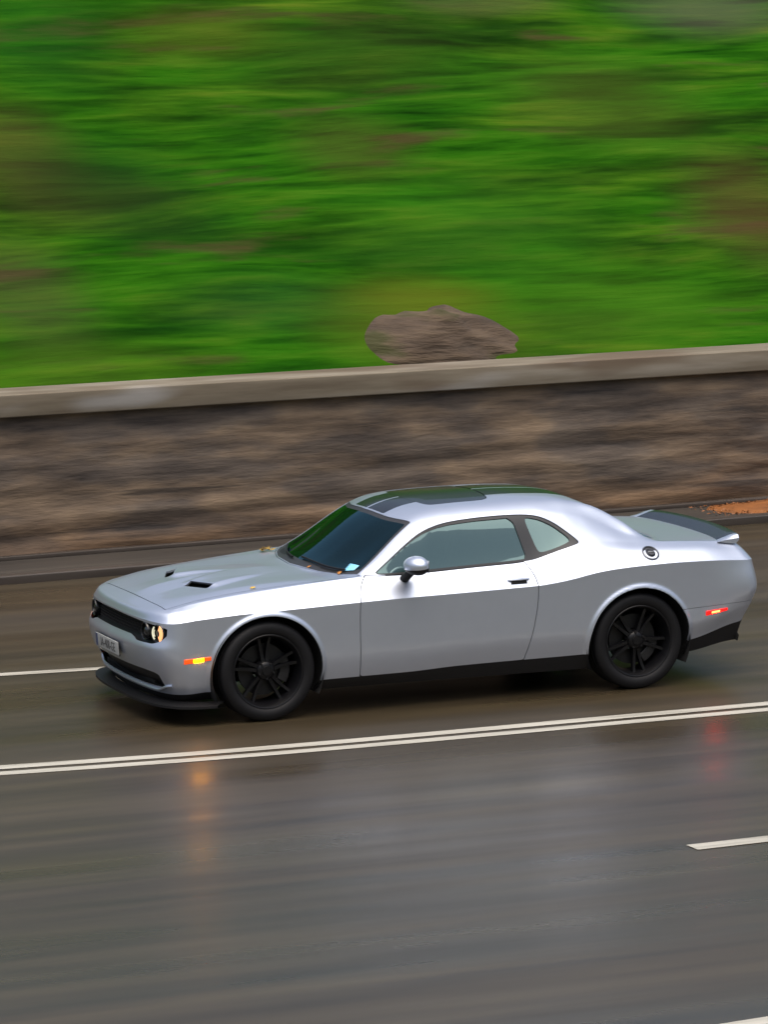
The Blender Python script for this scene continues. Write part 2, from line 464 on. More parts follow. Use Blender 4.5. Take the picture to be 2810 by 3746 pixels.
# ------------------------------------------------------------------ grassy hillside
def hill_mat():
    mm, n, l, b, tc, cr, nz = streaky('hill_grass', [(0.27, (0.00332, 0.0213, 0.00159)), (0.42, (0.00776, 0.0489, 0.00213)), (0.55, (0.0152, 0.0788, 0.00292)), (0.74, (0.0318, 0.0997, 0.00532))],
                             (0.62, 5.2, 5.2), rough=0.85, bump=0.5, scale=1.0, detail=5, spec=0.0, bumpdist=0.1)
    big = noise(n, l, tc, 1.0, (0.40, 1.3, 1.3), 3, 0.42, 0.72, (4, 2, 8))
    c = mixcol(n, l, big, cr.outputs[0], mixcol(n, l, 1.0, cr.outputs[0], (2.0, 1.06, 1.5), 'MULTIPLY'))
    dk = noise(n, l, tc, 1.0, (0.42, 1.8, 1.8), 4, 0.48, 0.70, (14, 9, 2))
    c = mixcol(n, l, dk, c, mixcol(n, l, 1.0, c, (0.50, 0.52, 0.9), 'MULTIPLY'))
    br = noise(n, l, tc, 1.0, (0.42, 2.2, 2.2), 4, 0.58, 0.74, (31, 19, 12))
    c = mixcol(n, l, br, c, (0.038, 0.036, 0.012))
    fine = noise(n, l, tc, 1.0, (1.6, 22, 22), 3, 0.3, 0.7, (1, 5, 3))
    c = mixcol(n, l, mathmul(n, l, fine, 0.5), c, mixcol(n, l, 1.0, c, (1.5, 1.35, 1.6), 'MULTIPLY'))
    MAT['_hill'] = (n, l, b, tc)
    for p, r, col, k in HILL_PATCH:
        f = mathmul(n, l, blob(n, l, tc, p, r), k*0.7)
        c = mixcol(n, l, f, c, col)
    l.new(c, b.inputs['Base Color'])
    return mm
HILL_SL = math.tan(R(36))
def hill_z(u, v):
    """height of the slope at wall coordinates (u along, v behind)"""
    z = 1.36 + np.where(v < 0.35, 0, np.where(v < 6.4, (v-0.35)*HILL_SL, 6.05*HILL_SL+(v-6.4)*0.06))
    k = sstep(0.3, 1.6, v)
    z = z + k*(0.10*np.sin(u*0.55+1.2*np.sin(v*0.9))*np.sin(v*1.3+0.7) + 0.05*np.sin(u*1.1+v*2.1+1)*np.sin(v*3.4+2) + 0.03*np.sin(u*1.7+2*np.sin(v*2.0))*np.sin(v*6.5+u*0.2))
    return z
BR = (0.055, 0.034, 0.014)
def hp(px, py):
    """where a ray through a photo pixel meets the bare slope, in wall coordinates (used once, to lay out the plant patches)"""
    C = Vector((-9.924, -27.015, 5.509))
    d = fw + rt2*((px-1405)/14500) - up2*((py-1873)/14500)
    t = 20.0
    for _ in range(4000):
        p = C+d*t-WALL_O; v = p.dot(ey)
        if p.z < 1.36+max(v-0.35, 0)*HILL_SL: break
        t += 0.01
    return (p.dot(ex), v, p.z)
HILL_PATCH = []
for (px, py, rx, rz, col, k) in (
    (2750, 780, 0.9, 0.55, BR, 0.9), (60, 540, 0.8, 0.40, BR, 0.75), (1290, 540, 0.8, 0.30, (0.0468, 0.0319, 0.0121), 0.6), (300, 700, 1.0, 0.3, (0.0385, 0.033, 0.011), 0.6),
    (90, 1080, 0.7, 0.5, (0.0413, 0.0385, 0.0165), 0.7), (2600, 20, 1.3, 0.3, (0.066, 0.055, 0.0468), 0.8), (1750, 20, 1.1, 0.12, (0.0715, 0.055, 0.033), 0.6),
    (1300, 200, 1.6, 0.45, (0.0193, 0.0303, 0.0066), 0.7), (2200, 380, 1.3, 0.5, (0.0495, 0.0715, 0.011), 0.6), (700, 130, 1.0, 0.25, (0.0605, 0.066, 0.0099), 0.6),
    (350, 620, 1.0, 0.35, (0.0066, 0.0303, 0.0055), 0.7), (600, 800, 1.0, 0.3, (0.0077, 0.033, 0.0055), 0.6), (1750, 850, 1.6, 0.5, (0.022, 0.11, 0.0066), 0.6), (1000, 1120, 1.2, 0.25, (0.011, 0.0468, 0.011), 0.6),
    (1540, 1190, 1.25, 0.42, (0.055, 0.085, 0.008), 1.0), (2250, 1130, 1.6, 0.4, (0.0413, 0.11, 0.0077), 0.6), (100, 150, 1.0, 0.5, (0.011, 0.0715, 0.0066), 0.6), (200, 1360, 1.4, 0.25, (0.0468, 0.11, 0.0077), 0.6), (1550, 1080, 0.9, 0.18, (0.077, 0.0935, 0.00825), 0.7)):
    u, v, z = hp(px, py)
    HILL_PATCH.append(((u, v, z), (rx, rz*2.2, rz*1.6), col, k))
MAT['hill'] = hill_mat()
us = np.concatenate([np.linspace(-120, -6, 60), np.linspace(-5.5, 22, 190), np.linspace(22.6, 150, 60)])
vv = np.concatenate([np.linspace(0.30, 6.5, 120), np.linspace(6.7, 30, 40)])
U, W = np.meshgrid(us, vv, indexing='ij')
Z = hill_z(U, W)
V = np.stack([U, W, Z], -1).reshape(-1, 3)
nv = len(vv)
F = [(i*nv+j, (i+1)*nv+j, (i+1)*nv+j+1, i*nv+j+1) for i in range(len(us)-1) for j in range(nv-1)]
hill = meshobj('grassy_hillside', V, F, MAT['hill']); hill.location = WALL_O; hill.rotation_euler = (0, 0, WALL_A)
tag(hill, kind='structure')

# unseen bank added behind the camera to shape the reflections in the car's flank
def bank():
    us = np.linspace(-260, 260, 90); vs_ = np.linspace(0, 1, 14); V = []; F = []
    for u in us:
        for t in vs_:
            V.append((u, -42-45*t, 31*t**0.8*(1+.12*math.sin(u*.05)+.06*math.sin(u*.21+2*t)+.03*math.sin(u*.7+5*t))+.4*math.sin(u*.9+9*t)*min(1, 6*t)-.02))
    for i in range(89):
        for j in range(13): F.append((i*14+j, i*14+j+1, (i+1)*14+j+1, (i+1)*14+j))
    return tag(meshobj('added_reflection_bank', V, F, MAT['bank']), kind='structure')
MAT['bank'] = streaky('reflection_bank', [(0.3, (0.0312, 0.0416, 0.0246)), (0.7, (0.13, 0.156, 0.0819))], (0.5, 0.5, 0.5), rough=0.9, bump=0)[0]
bank()

# ------------------------------------------------------------------ the boulder behind the wall
def boulder_mat():
    mm, n, l, b, tc, cr, nz = streaky('boulder_stone', [(0.3, (0.0287, 0.0215, 0.0154)), (0.5, (0.0688, 0.0488, 0.0331)), (0.7, (0.125, 0.09, 0.0565))],
                             (1.2, 1.5, 7.0), rough=0.9, bump=0.9, detail=6, bumpdist=0.12)
    moss = noise(n, l, tc, 1.0, (1.0, 2, 4), 3, 0.52, 0.68, (3, 3, 3))
    c = mixcol(n, l, moss, cr.outputs[0], (0.042, 0.042, 0.014))
    l.new(c, b.inputs['Base Color'])
    return mm
MAT['boulder'] = boulder_mat()
def boulder():
    bm = bmesh.new(); bmesh.ops.create_icosphere(bm, subdivisions=5, radius=1)
    rng = np.random.RandomState(5); dirs = rng.randn(26, 3); dirs /= np.linalg.norm(dirs, axis=1)[:, None]; hh = 0.80+0.2*rng.rand(26)
    for v in bm.verts:
        p = np.array(v.co)
        r = 1.0
        for d_, h_ in zip(dirs, hh):
            c = p@d_
            if c > 0.05: r = min(r, h_/c + 0.06)
        r *= 1+0.03*math.sin(9*p[0]+3*p[2])*math.sin(11*p[2]+2*p[1])+0.02*math.sin(17*p[0]+5*p[1])*math.sin(15*p[2]-4*p[0])
        q = p*r
        v.co = (q[0]*1.62*(1-0.62*max(q[2], 0)**1.2)-0.10*max(q[2], 0)+0.05, q[1]*0.65, q[2]*(0.80 if q[2] > 0 else 0.5)*(1-0.05*q[0]))
    o = bmobj('boulder', bm, MAT['boulder'], None, sharp=50)
    p = WALL_O + ex*4.95 + ey*1.15; o.location = (p.x, p.y, 1.29); o.rotation_euler = (0, 0.04, WALL_A)
    return tag(o, 'large grey brown boulder on the grass just behind the wall coping', 'boulder')
boulder()

# ------------------------------------------------------------------ drift of orange leaves on the pavement
def leaf_drift():
    bm = bmesh.new(); rng = random.Random(11)
    for i in range(14000):
        u = 7.0+5.6*rng.random()**0.55; v = -0.74+0.70*rng.random()
        fr = max(0.0, min(1, (u-7.4)/1.8))
        h = 0.070+fr*(.155*math.sin(math.pi*(.08+.84*(v+.76)/.74))*float(sstep(6.9, 9.2, u))+.03*rng.random())
        s = 0.009+0.012*rng.random()
        p = Vector((u, v, h))
        a = Matrix.Rotation(rng.random()*6.28, 3, 'Z') @ Matrix.Rotation(rng.uniform(-0.9, 0.9), 3, 'X') @ Matrix.Rotation(rng.uniform(-0.6, 0.6), 3, 'Y')
        pts = [(-s*1.6, 0, 0), (-s*0.4, -s*0.6, s*0.15), (s*1.6, 0, 0), (-s*0.4, s*0.6, s*0.15)]
        bm.faces.new([bm.verts.new(p+a@Vector(q)) for q in pts])
    gu = np.linspace(6.8, 13.0, 160); gv = np.linspace(-.76, -.02, 14); rows_ = []
    for u in gu:
        fr = float(sstep(6.9, 9.2, u))
        rows_.append([bm.verts.new((u, v, .062+fr*.17*math.sin(math.pi*(.08+.84*(v+.76)/.74))*(.8+.2*math.sin(u*3.1+v*5)))) for v in gv])
    for i in range(len(rows_)-1):
        for k in range(13): bm.faces.new((rows_[i][k], rows_[i+1][k], rows_[i+1][k+1], rows_[i][k+1]))
    me = bpy.data.meshes.new('fallen_leaves'); bm.to_mesh(me); bm.free()
    o = link('fallen_leaves', me, MAT['drift'], None, smooth=False)
    o.location = WALL_O; o.rotation_euler = (0, 0, WALL_A)
    return tag(o, 'drift of orange fallen leaves lying at the foot of the stone wall', 'leaves', kind='stuff')
MAT['drift'] = simple('drift_leaf', (0.21, 0.075, 0.017), 0.6, noise=0.7, nscale=6)
leaf_drift()

# ================================================================== the car (own axes: x back from the front axle, y across, z up)
car = empty('coupe_car')
tag(car, 'silver two door coupe with black wheels and a dark roof panel with painted reflection on the wet road', 'car')

# --- feature lines of the left half; y counts outwards
def lerp1(xk, yk): return lambda x: pchip(xk, yk, x)
y4 = lerp1([-.90, -.535, -.35, -.17, 0, .27, .67, 1.1, 1.5, 1.92, 2.11, 2.4, 2.62, 2.95, 3.21, 3.54, 3.80, 3.90], [.85, .877, .905, .926, .942, .945, .943, .940, .937, .936, .939, .948, .955, .958, .955, .934, .902, .888])
z4 = lerp1([-.90, -.70, -.535, -.17, .27, .667, 1.08, 1.5, 1.92, 2.11, 2.235, 2.4, 2.52, 2.62, 2.75, 2.95, 3.21, 3.54, 3.865, 4.1], [.735, .746, .762, .790, .804, .815, .823, .827, .833, .837, .847, .869, .892, .908, .921, .931, .936, .928, .907, .895])
y6 = lerp1([-.90, -.60, -.40, 0, .5, .8, 2.1, 2.3, 2.51, 2.8, 3.0, 3.74, 4.05], [.70, .715, .735, .755, .785, .812, .816, .814, .800, .765, .745, .715, .70])
z6 = lerp1([-.90, -.80, -.69, -.55, -.40, -.14, .15, .45, .8, 1.1, 1.35, 1.66, 1.98, 2.12, 2.3, 2.51, 2.65, 2.8, 3.0, 3.4, 3.74, 4.05], [.758, .785, .815, .848, .876, .908, .935, .958, .978, .975, .981, .992, 1.001, 1.006, 1.055, 1.106, 1.106, 1.098, 1.080, 1.058, 1.034, 1.005])
y7 = lerp1([-.90, .45, .62, .72, .82, .95, 1.11, 1.253, 1.42, 1.6, 1.95, 2.25, 2.5, 2.75, 2.95, 3.12, 3.3, 3.9], [.56, .60, .66, .725, .755, .745, .712, .675, .652, .640, .630, .622, .615, .625, .655, .685, .675, .62])
z7 = lerp1([-.90, -.80, -.69, -.55, -.38, -.14, .15, .45, .66, .76, .82, .95, 1.11, 1.253, 1.34, 1.42, 1.6, 1.95, 2.25, 2.45, 2.6, 2.75, 2.95, 3.12, 3.25, 3.4, 3.74, 4.05],
           [.762, .792, .828, .864, .896, .928, .950, .965, .976, .995, 1.022, 1.092, 1.196, 1.283, 1.320, 1.335, 1.350, 1.356, 1.349, 1.325, 1.288, 1.232, 1.140, 1.090, 1.066, 1.058, 1.040, 1.01])
y8 = lerp1([-.90, .45, .62, 1.2, 2.6, 2.75, 2.95, 3.15, 3.3, 3.9], [.33, .42, .48, .49, .48, .50, .555, .60, .56, .40])
z8 = lerp1([-.90, -.80, -.69, -.55, -.38, -.14, .15, .40, .58, .66, 1.18, 1.26, 1.36, 1.52, 1.75, 2.1, 2.45, 2.62, 2.75, 2.95, 3.2, 3.28, 3.4, 3.74, 4.05],
           [.765, .795, .834, .870, .901, .930, .950, .962, .972, .990, 1.313, 1.352, 1.382, 1.402, 1.410, 1.412, 1.398, 1.372, 1.338, 1.232, 1.078, 1.066, 1.060, 1.044, 1.015])
z9 = lerp1([-.90, -.80, -.69, -.55, -.38, -.14, .15, .40, .50, .56, 1.13, 1.20, 1.33, 1.52, 1.75, 2.1, 2.45, 2.62, 2.72, 3.22, 3.32, 3.45, 3.74, 4.05],
           [.765, .797, .838, .876, .907, .937, .956, .966, .973, .990, 1.347, 1.376, 1.412, 1.434, 1.443, 1.446, 1.430, 1.404, 1.362, 1.092, 1.066, 1.060, 1.046, 1.018])

def TOP(x, y):
    """height of bonnet, glasshouse and boot lid over (x, y)"""
    x = np.asarray(x, float).ravel(); y = np.abs(np.asarray(y, float)).ravel()
    a, b, c = y8(x), y7(x), y6(x)
    b = np.minimum(b, c-0.012)
    K = np.stack([0*x, a*0.5, a, b, c], 1)
    zc, z8_ = z9(x), z8(x)
    Vv = np.stack([zc, zc+(z8_-zc)*0.27, z8_, z7(x), z6(x)], 1)
    z = herm_rows(K, Vv, y)
    # bonnet: centre ridge and two raised intakes
    hood = sstep(-.72, -.5, x)*(1-sstep(.25, .5, x))
    z = z + hood*0.012*np.clip(1-y/0.23, 0, 1)
    sx, sy = x+0.30, y-0.30
    along = (sx*0.395+sy*0.919)                      # along the slot
    back = (sx*0.919-sy*0.395)                       # behind the slot
    z = z + 0.020*sstep(-0.02, 0.05, back)*(1-sstep(0.08, 0.62, back))*(1-sstep(0.115, 0.19, np.abs(along)))
    return z

# --- plan of the crease line round nose and tail (half), from nose centre to tail centre
nose = [(-.842, 0), (-.838, .20), (-.826, .40), (-.805, .56), (-.772, .68), (-.725, .775), (-.665, .832), (-.60, .862), (-.535, .877)]
side = [(x, float(y4(np.array([x]))[0])) for x in np.linspace(-.45, 3.80, 86)]
tail = [(3.865, .892), (3.905, .872), (3.94, .83), (3.965, .76), (3.985, .62), (4.003, .42), (4.012, .2), (4.014, 0)]
plan = np.array(nose+side+tail)
cl = np.r_[0, np.cumsum(np.linalg.norm(np.diff(plan, axis=0), axis=1))]
def plan_at(s): return np.stack([pchip(cl, plan[:, 0], s), pchip(cl, plan[:, 1], s)], -1)
NC, NSIDE = 64, 500
s_nose = cl[5]; s_tail = cl[len(nose)+len(side)+2]
S = np.r_[np.linspace(0, s_nose, NC+1)[:-1], np.linspace(s_nose, s_tail, NSIDE+1)[:-1], np.linspace(s_tail, cl[-1], NC+1)]
Pp = plan_at(S)
eps = 1e-3
Tn = plan_at(np.clip(S+eps, 0, cl[-1]))-plan_at(np.clip(S-eps, 0, cl[-1]))
Tn /= np.linalg.norm(Tn, axis=1)[:, None]
Nn = np.stack([-Tn[:, 1], Tn[:, 0]], -1)          # outward: at the nose -x, at the side +y
Nn[0] = (-1, 0); Nn[-1] = (1, 0)
x4 = Pp[:, 0]
sc = cl  # arc positions
s_of_x = lambda x: np.interp(x, plan[:, 0], cl)
sN0, sN6, sNc, sS = 0.0, cl[3], cl[6], cl[8]
sT0, sTc, sTe = s_of_x(3.74), cl[len(nose)+len(side)+2], cl[-1]
X = lambda v: float(s_of_x(v))
def prof(keys): return pchip([k[0] for k in keys], [k[1] for k in keys], S)
side_w = sstep(sNc, sS+0.05, S)*(1-sstep(sT0, sTc, S))
d = {}; zz = {}
d[0] = prof([(0, -.11), (sNc, -.13), (sS, -.12), (X(.5), -.11), (X(3.4), -.10), (sTc, -.12), (sTe, -.12)])
zz[0] = prof([(0, .16), (sNc, .165), (X(-.3), .17), (X(.6), .185), (X(2.4), .175), (X(3.4), .235), (X(3.8), .285), (sTe, .30)])
d[1] = prof([(0, -.085), (sNc, -.090), (sS, -.070), (X(.5), -.055), (X(2.4), -.056), (X(3.4), -.060), (sTc, -.07), (sTe, -.05)])
zz[1] = prof([(0, .212), (sNc, .215), (X(-.4), .235), (X(.44), .264), (X(1.1), .268), (X(1.5), .282), (X(2.4), .290), (X(3.36), .33), (X(3.8), .425), (sTc, .445), (sTe, .455)])
d[2] = prof([(0, .050), (cl[4], .038), (sNc, .014), (sS, -.004), (X(.5), -.007), (X(2.4), -.007), (X(3.4), -.006), (sTc, .0), (sTe, .02)])
zz[2] = prof([(0, .548), (sNc, .545), (sS, .52), (X(3.4), .50), (sTc, .58), (sTe, .58)])
d[3] = prof([(0, .014), (sNc, .006), (sS, -.002), (X(3.4), -.002), (sTc, .040), (sTe, .07)])
zz[3] = prof([(0, .640), (sNc, .64), (sS, .645), (X(.5), .66), (X(2.1), .66), (X(2.95), .72), (X(3.4), .71), (sTc, .70), (sTe, .70)])
z4s = prof([(0, .748), (cl[3], .744), (cl[5], .738), (sNc, .742), (cl[7], .752), (sS, .762)])
zz[4] = np.where(S < sS, z4s, z4(x4)); d[4] = 0*S
# ring (feature 6): bonnet edge, belt line, boot lid edge
d6n = prof([(0, -.050), (cl[3], -.058), (cl[5], -.100), (sNc, -.132), (cl[7], -.147), (sS, -.157)])
d6t = prof([(X(3.7), -.20), (X(3.8), -.185), (sTc, -.12), (cl[-4], -.09), (sTe, -.085)])
d6 = np.where(S < sS, d6n, np.where(S > X(3.7), d6t, y6(x4)-Pp[:, 1]))
wb = sstep(sS-0.02, sS+0.22, S)
d6 = np.where((S >= sS) & (S < X(-.1)), (1-wb)*(-.157)+wb*(y6(x4)-Pp[:, 1]), d6)
wt = sstep(X(3.45), X(3.7), S)
d6 = np.where((S > X(3.45)) & (S <= X(3.7)), (1-wt)*(y6(x4)-Pp[:, 1])+wt*(-.20), d6)
ring = Pp+Nn*d6[:, None]; ring[0, 1] = 0; ring[-1, 1] = 0
it = len(nose)+len(side)
rk = [(X(3.30), None), (X(3.55), None), (cl[it], (3.795, .708)), (cl[it+1], (3.823, .699)), (cl[it+2], (3.850, .672)), (cl[it+3], (3.873, .615)), (cl[it+4], (3.897, .50)), (cl[it+5], (3.915, .335)), (cl[it+6], (3.925, .16)), (cl[it+7], (3.928, 0.0))]
rk = [(k, (float(np.interp(k, S, ring[:, 0])), float(np.interp(k, S, ring[:, 1]))) if q is None else q) for k, q in rk]
msk = S > rk[0][0]
ring[msk, 0] = pchip([k for k, q in rk], [q[0] for k, q in rk], S[msk]); ring[msk, 1] = pchip([k for k, q in rk], [q[1] for k, q in rk], S[msk])
ring[-1, 1] = 0; d6 = -np.linalg.norm(ring-Pp, axis=1)
zz[6] = TOP(ring[:, 0], ring[:, 1]); d[6] = d6
d[5] = 0.52*d6; mid = 0.5*(zz[4]+zz[6])
bulge = 0.010+0.012*sstep(X(2.2), X(2.8), S)*(1-sstep(X(3.5), X(3.8), S)) + 0.008*(1-sstep(sNc, sS, S))
zz[5] = zz[4]+0.52*(zz[6]-zz[4])+bulge
NK = [4, 18, 15, 15, 8, 8]                       # rows between the features
def rows():
    out = []; lab = []
    for a in range(6):
        n = NK[a]
        for j in range(n): out.append((a, j/n)); lab.append(a+j/n)
    out.append((5, 1.0)); lab.append(6.0)
    return out, np.array(lab)
rws, KL = rows()
NKr = len(rws)
D = np.zeros((len(S), NKr)); ZZ = np.zeros((len(S), NKr))
def seg_fill(ks, lo):
    """PCHIP through features ks (chord length parameter), fills rows whose label lies inside"""
    DD = np.stack([d[k] for k in ks], 1); ZK = np.stack([zz[k] for k in ks], 1)
    ch = np.concatenate([np.zeros((len(S), 1)), np.cumsum(np.sqrt(np.diff(DD, axis=1)**2+np.diff(ZK, axis=1)**2)+1e-6, axis=1)], 1)
    for r, (a, t) in enumerate(rws):
        if ks[0] <= KL[r] <= ks[-1]:
            i = ks.index(a); j = min(i+1, len(ks)-1)
            q = ch[:, i]*(1-t)+ch[:, j]*t
            D[:, r] = herm2(ch, DD, q); ZZ[:, r] = herm2(ch, ZK, q)
def herm2(K, Vv, q):
    h = np.diff(K, axis=1); dl = np.diff(Vv, axis=1)/h
    n, mN = K.shape; mm = np.zeros_like(K)
    for i in range(1, mN-1):
        a, b = dl[:, i-1], dl[:, i]; w1, w2 = 2*h[:, i]+h[:, i-1], h[:, i]+2*h[:, i-1]
        ok = a*b > 0
        mm[ok, i] = ((w1+w2)[ok])/(w1[ok]/a[ok]+w2[ok]/b[ok])
    mm[:, 0], mm[:, -1] = dl[:, 0], dl[:, -1]
    i = np.clip((q[:, None] >= K).sum(1)-1, 0, mN-2); r = np.arange(n)
    t = (q-K[r, i])/h[r, i]
    return ((1+2*t)*(1-t)**2*Vv[r, i]+t*(1-t)**2*h[r, i]*mm[r, i]+t*t*(3-2*t)*Vv[r, i+1]+t*t*(t-1)*h[r, i]*mm[r, i+1])
seg_fill([0, 1, 2, 3, 4], 0); seg_fill([4, 5, 6], 4)
BX = Pp[:, 0][:, None]+Nn[:, 0][:, None]*D; BY = Pp[:, 1][:, None]+Nn[:, 1][:, None]*D
hi = KL > 4
fr6 = D[:, hi]/d6[:, None]
BX[:, hi] = Pp[:, 0][:, None]+fr6*(ring[:, 0]-Pp[:, 0])[:, None]; BY[:, hi] = Pp[:, 1][:, None]+fr6*(ring[:, 1]-Pp[:, 1])[:, None]
BY[0] = 0; BY[-1] = 0
BX[:, -1], BY[:, -1], ZZ[:, -1] = ring[:, 0], ring[:, 1], zz[6]
# flared lips round the wheel openings
WX, WZ, WR = (0.0, 2.95), 0.352, 0.416
for wx in WX:
    rr = np.hypot(BX-wx, ZZ-WZ)
    fl = 0.016*(1-sstep(WR+0.004, WR+0.040, rr))*(BY > .6)*(ZZ > .22)
    BY = BY+fl
nS = len(S)
Vb = np.stack([BX, BY, ZZ], -1)
# top patch by transfinite interpolation between centre line, ring side, nose ring, tail ring
ia, ib = NC, NC+NSIDE
fr = ring[:ia+1]; rr_ = ring[ib:][::-1]; sd = ring[ia:ib+1]
nr = NSIDE+1; nc = NC+1
uu = np.linspace(0, 1, nr)
us_ = np.r_[0, np.cumsum(np.linalg.norm(np.diff(sd, axis=0), axis=1))]; us_ /= us_[-1]
vvv = np.linspace(0, 1, nc)
ctr = np.stack([fr[0, 0]+(rr_[0, 0]-fr[0, 0])*us_, 0*us_], -1)
u_, v_ = us_[:, None, None], vvv[None, :, None]
P00, P01, P10, P11 = fr[0], fr[-1], rr_[0], rr_[-1]
fy = (1-us_[:, None])*(fr[:, 1]/fr[-1, 1])[None]+us_[:, None]*(rr_[:, 1]/rr_[-1, 1])[None]
TP = np.stack([sd[:, 0][:, None]+(1-us_[:, None])*(fr[:, 0]-fr[-1, 0])[None]+us_[:, None]*(rr_[:, 0]-rr_[-1, 0])[None], sd[:, 1][:, None]*fy], -1)
TZ = TOP(TP[..., 0], TP[..., 1]).reshape(nr, nc)
Vt = np.concatenate([TP, TZ[..., None]], -1)
# index maps with shared ring
idx_b = np.arange(nS*NKr).reshape(nS, NKr)
idx_t = -np.ones((nr, nc), int)
idx_t[0, :] = idx_b[:ia+1, -1]; idx_t[-1, :] = idx_b[ib:, -1][::-1]; idx_t[:, -1] = idx_b[ia:ib+1, -1]
free = idx_t < 0
idx_t[free] = nS*NKr+np.arange(free.sum())
Vh = np.vstack([Vb.reshape(-1, 3), Vt[free]])
ROW = np.r_[np.tile(KL, nS), np.full(free.sum(), 7.0)]
Q = []
a, b_, c, d_ = idx_b[:-1, :-1], idx_b[1:, :-1], idx_b[1:, 1:], idx_b[:-1, 1:]
Q += np.stack([a, d_, c, b_], -1).reshape(-1, 4).tolist()
a, b_, c, d_ = idx_t[:-1, :-1], idx_t[1:, :-1], idx_t[1:, 1:], idx_t[:-1, 1:]
Q += np.stack([a, b_, c, d_], -1).reshape(-1, 4).tolist()
# Vh is the +y half; the car's left (near) side is -y. Mirror, sharing the centre line
ctrm = np.abs(Vh[:, 1]) < 1e-9
mp = np.arange(len(Vh)); mp[~ctrm] = len(Vh)+np.arange((~ctrm).sum())
Vm = Vh[~ctrm]*np.array([1, -1, 1])
VV = np.vstack([Vh, Vm]); ROWS = np.r_[ROW, ROW[~ctrm]]
Qa = np.array(Q); Qm = mp[Qa][:, ::-1]
# orientation: make the +y half face outwards
q0 = Qa[len(Qa)//2]
ncheck = np.cross(VV[Qa[:, 1]]-VV[Qa[:, 0]], VV[Qa[:, 3]]-VV[Qa[:, 0]])
outw = (ncheck*(VV[Qa[:, 0]]-np.array([1.5, 0, .5]))).sum(1).mean() > 0
FA = [tuple(q) for q in (np.vstack([Qa, Qm]) if outw else np.vstack([Qa[:, ::-1], Qm[:, ::-1]])).tolist()]
master = M2(np.hstack([VV, ROWS[:, None]]), FA)          # fourth column carries the row label through the cuts
SURF = BVHTree.FromPolygons([tuple(v) for v in VV], FA)
def side_hit(x, z, sgn=-1):
    h = SURF.ray_cast(Vector((x, sgn*3, z)), Vector((0, -sgn, 0))); return (h[0], h[1])
def top_hit(x, y):
    h = SURF.ray_cast(Vector((x, y, 3)), Vector((0, 0, -1))); return (h[0], h[1])
def front_hit(y, z):
    h = SURF.ray_cast(Vector((-3, y, z)), Vector((1, 0, 0))); return (h[0], h[1])

class MR(M2):
    def cut(s, f):
        r = M2.cut(s, f); return MR(r.V, r.F)
    def off(s, dd):
        n = M2(s.V[:, :3], s.F).normals(); V2 = s.V.copy(); V2[:, :3] += n*dd; return MR(V2, s.F)
body = MR(master.V, master.F)

def panel(name, mr, mt, thick=0.012, parent=car, sharp=28, inset=0.0):
    if inset: mr = mr.off(-inset)
    V = mr.V[:, :3]; F = list(mr.F); nv = len(V)
    if thick:                                            # turn the border inwards: a folded sheet edge
        n = M2(V, F).normals()
        cnt = {}
        for fc in F:
            for j in range(len(fc)):
                a, b = fc[j], fc[(j+1) % len(fc)]
                k = (a, b) if a < b else (b, a); cnt[k] = None if k in cnt else (a, b)
        mp = {}; nv_ = []
        def dupv(i):
            if i not in mp:
                mp[i] = nv+len(nv_); nv_.append(V[i]); nv_.append(V[i]-n[i]*thick)
            return mp[i]
        for k, e in cnt.items():
            if e is None: continue
            a, b = dupv(e[0]), dupv(e[1]); F.append((b, a, a+1, b+1))
        V = np.vstack([V, np.array(nv_)])
    o = meshobj(name, V, F, mt, parent)
    lab = np.concatenate([mr.V[:, 3], np.full(len(V)-nv, -9.0)])
    me = o.data
    if len(me.vertices) == len(V):
        ev = np.zeros(len(me.edges)*2, int); me.edges.foreach_get('vertices', ev); ev = ev.reshape(-1, 2)
        sh = (np.abs(lab[ev]-4.0) < 1e-6).all(1)
        if sh.any():
            at = me.attributes.get('sharp_edge') or me.attributes.new('sharp_edge', 'BOOLEAN', 'EDGE')
            at.data.foreach_set('value', sh)
    return o

# --- cutting fields --------------------------------------------------
def fld(mr):
    v = mr.V; return v[:, 0], np.abs(v[:, 1]), v[:, 2], v[:, 3]
DLO = [(.857, .984), (.950, 1.045), (1.110, 1.156), (1.214, 1.222), (1.300, 1.267), (1.412, 1.300), (1.521, 1.318), (1.737, 1.332), (1.951, 1.336), (2.145, 1.330), (2.262, 1.309), (2.363, 1.259), (2.452, 1.189), (2.525, 1.122),
       (2.515, 1.108), (2.41, 1.083), (2.307, 1.057), (2.20, 1.026), (2.117, 1.008), (1.978, 1.002), (1.661, .994), (1.345, .983), (1.085, .976)]
DLO = round_poly(DLO, 2, .22)
WINF = [(.878, .994), (.955, 1.040), (1.118, 1.149), (1.218, 1.208), (1.305, 1.250), (1.415, 1.281), (1.525, 1.297), (1.737, 1.311), (2.030, 1.316), (2.093, 1.025), (1.978, 1.018), (1.661, 1.010), (1.345, .999), (1.085, .991)]
WINF = round_poly(WINF, 1, .12)
WINQ = [(2.125, 1.305), (2.165, 1.308), (2.255, 1.286), (2.345, 1.240), (2.43, 1.172), (2.462, 1.134), (2.385, 1.105), (2.30, 1.080), (2.215, 1.062), (2.185, 1.072)]
WINQ = round_poly(WINQ, 2, .18)
def f_win(mr, poly):
    x, y, z, r = fld(mr)
    return np.where(y > .5, sd_poly(x, z, poly), 1.0)
WSB = lambda y: pchip([0, .27, .55, .66, .765, .9], [.532, .560, .640, .690, .765, .90], y)     # base of the windscreen
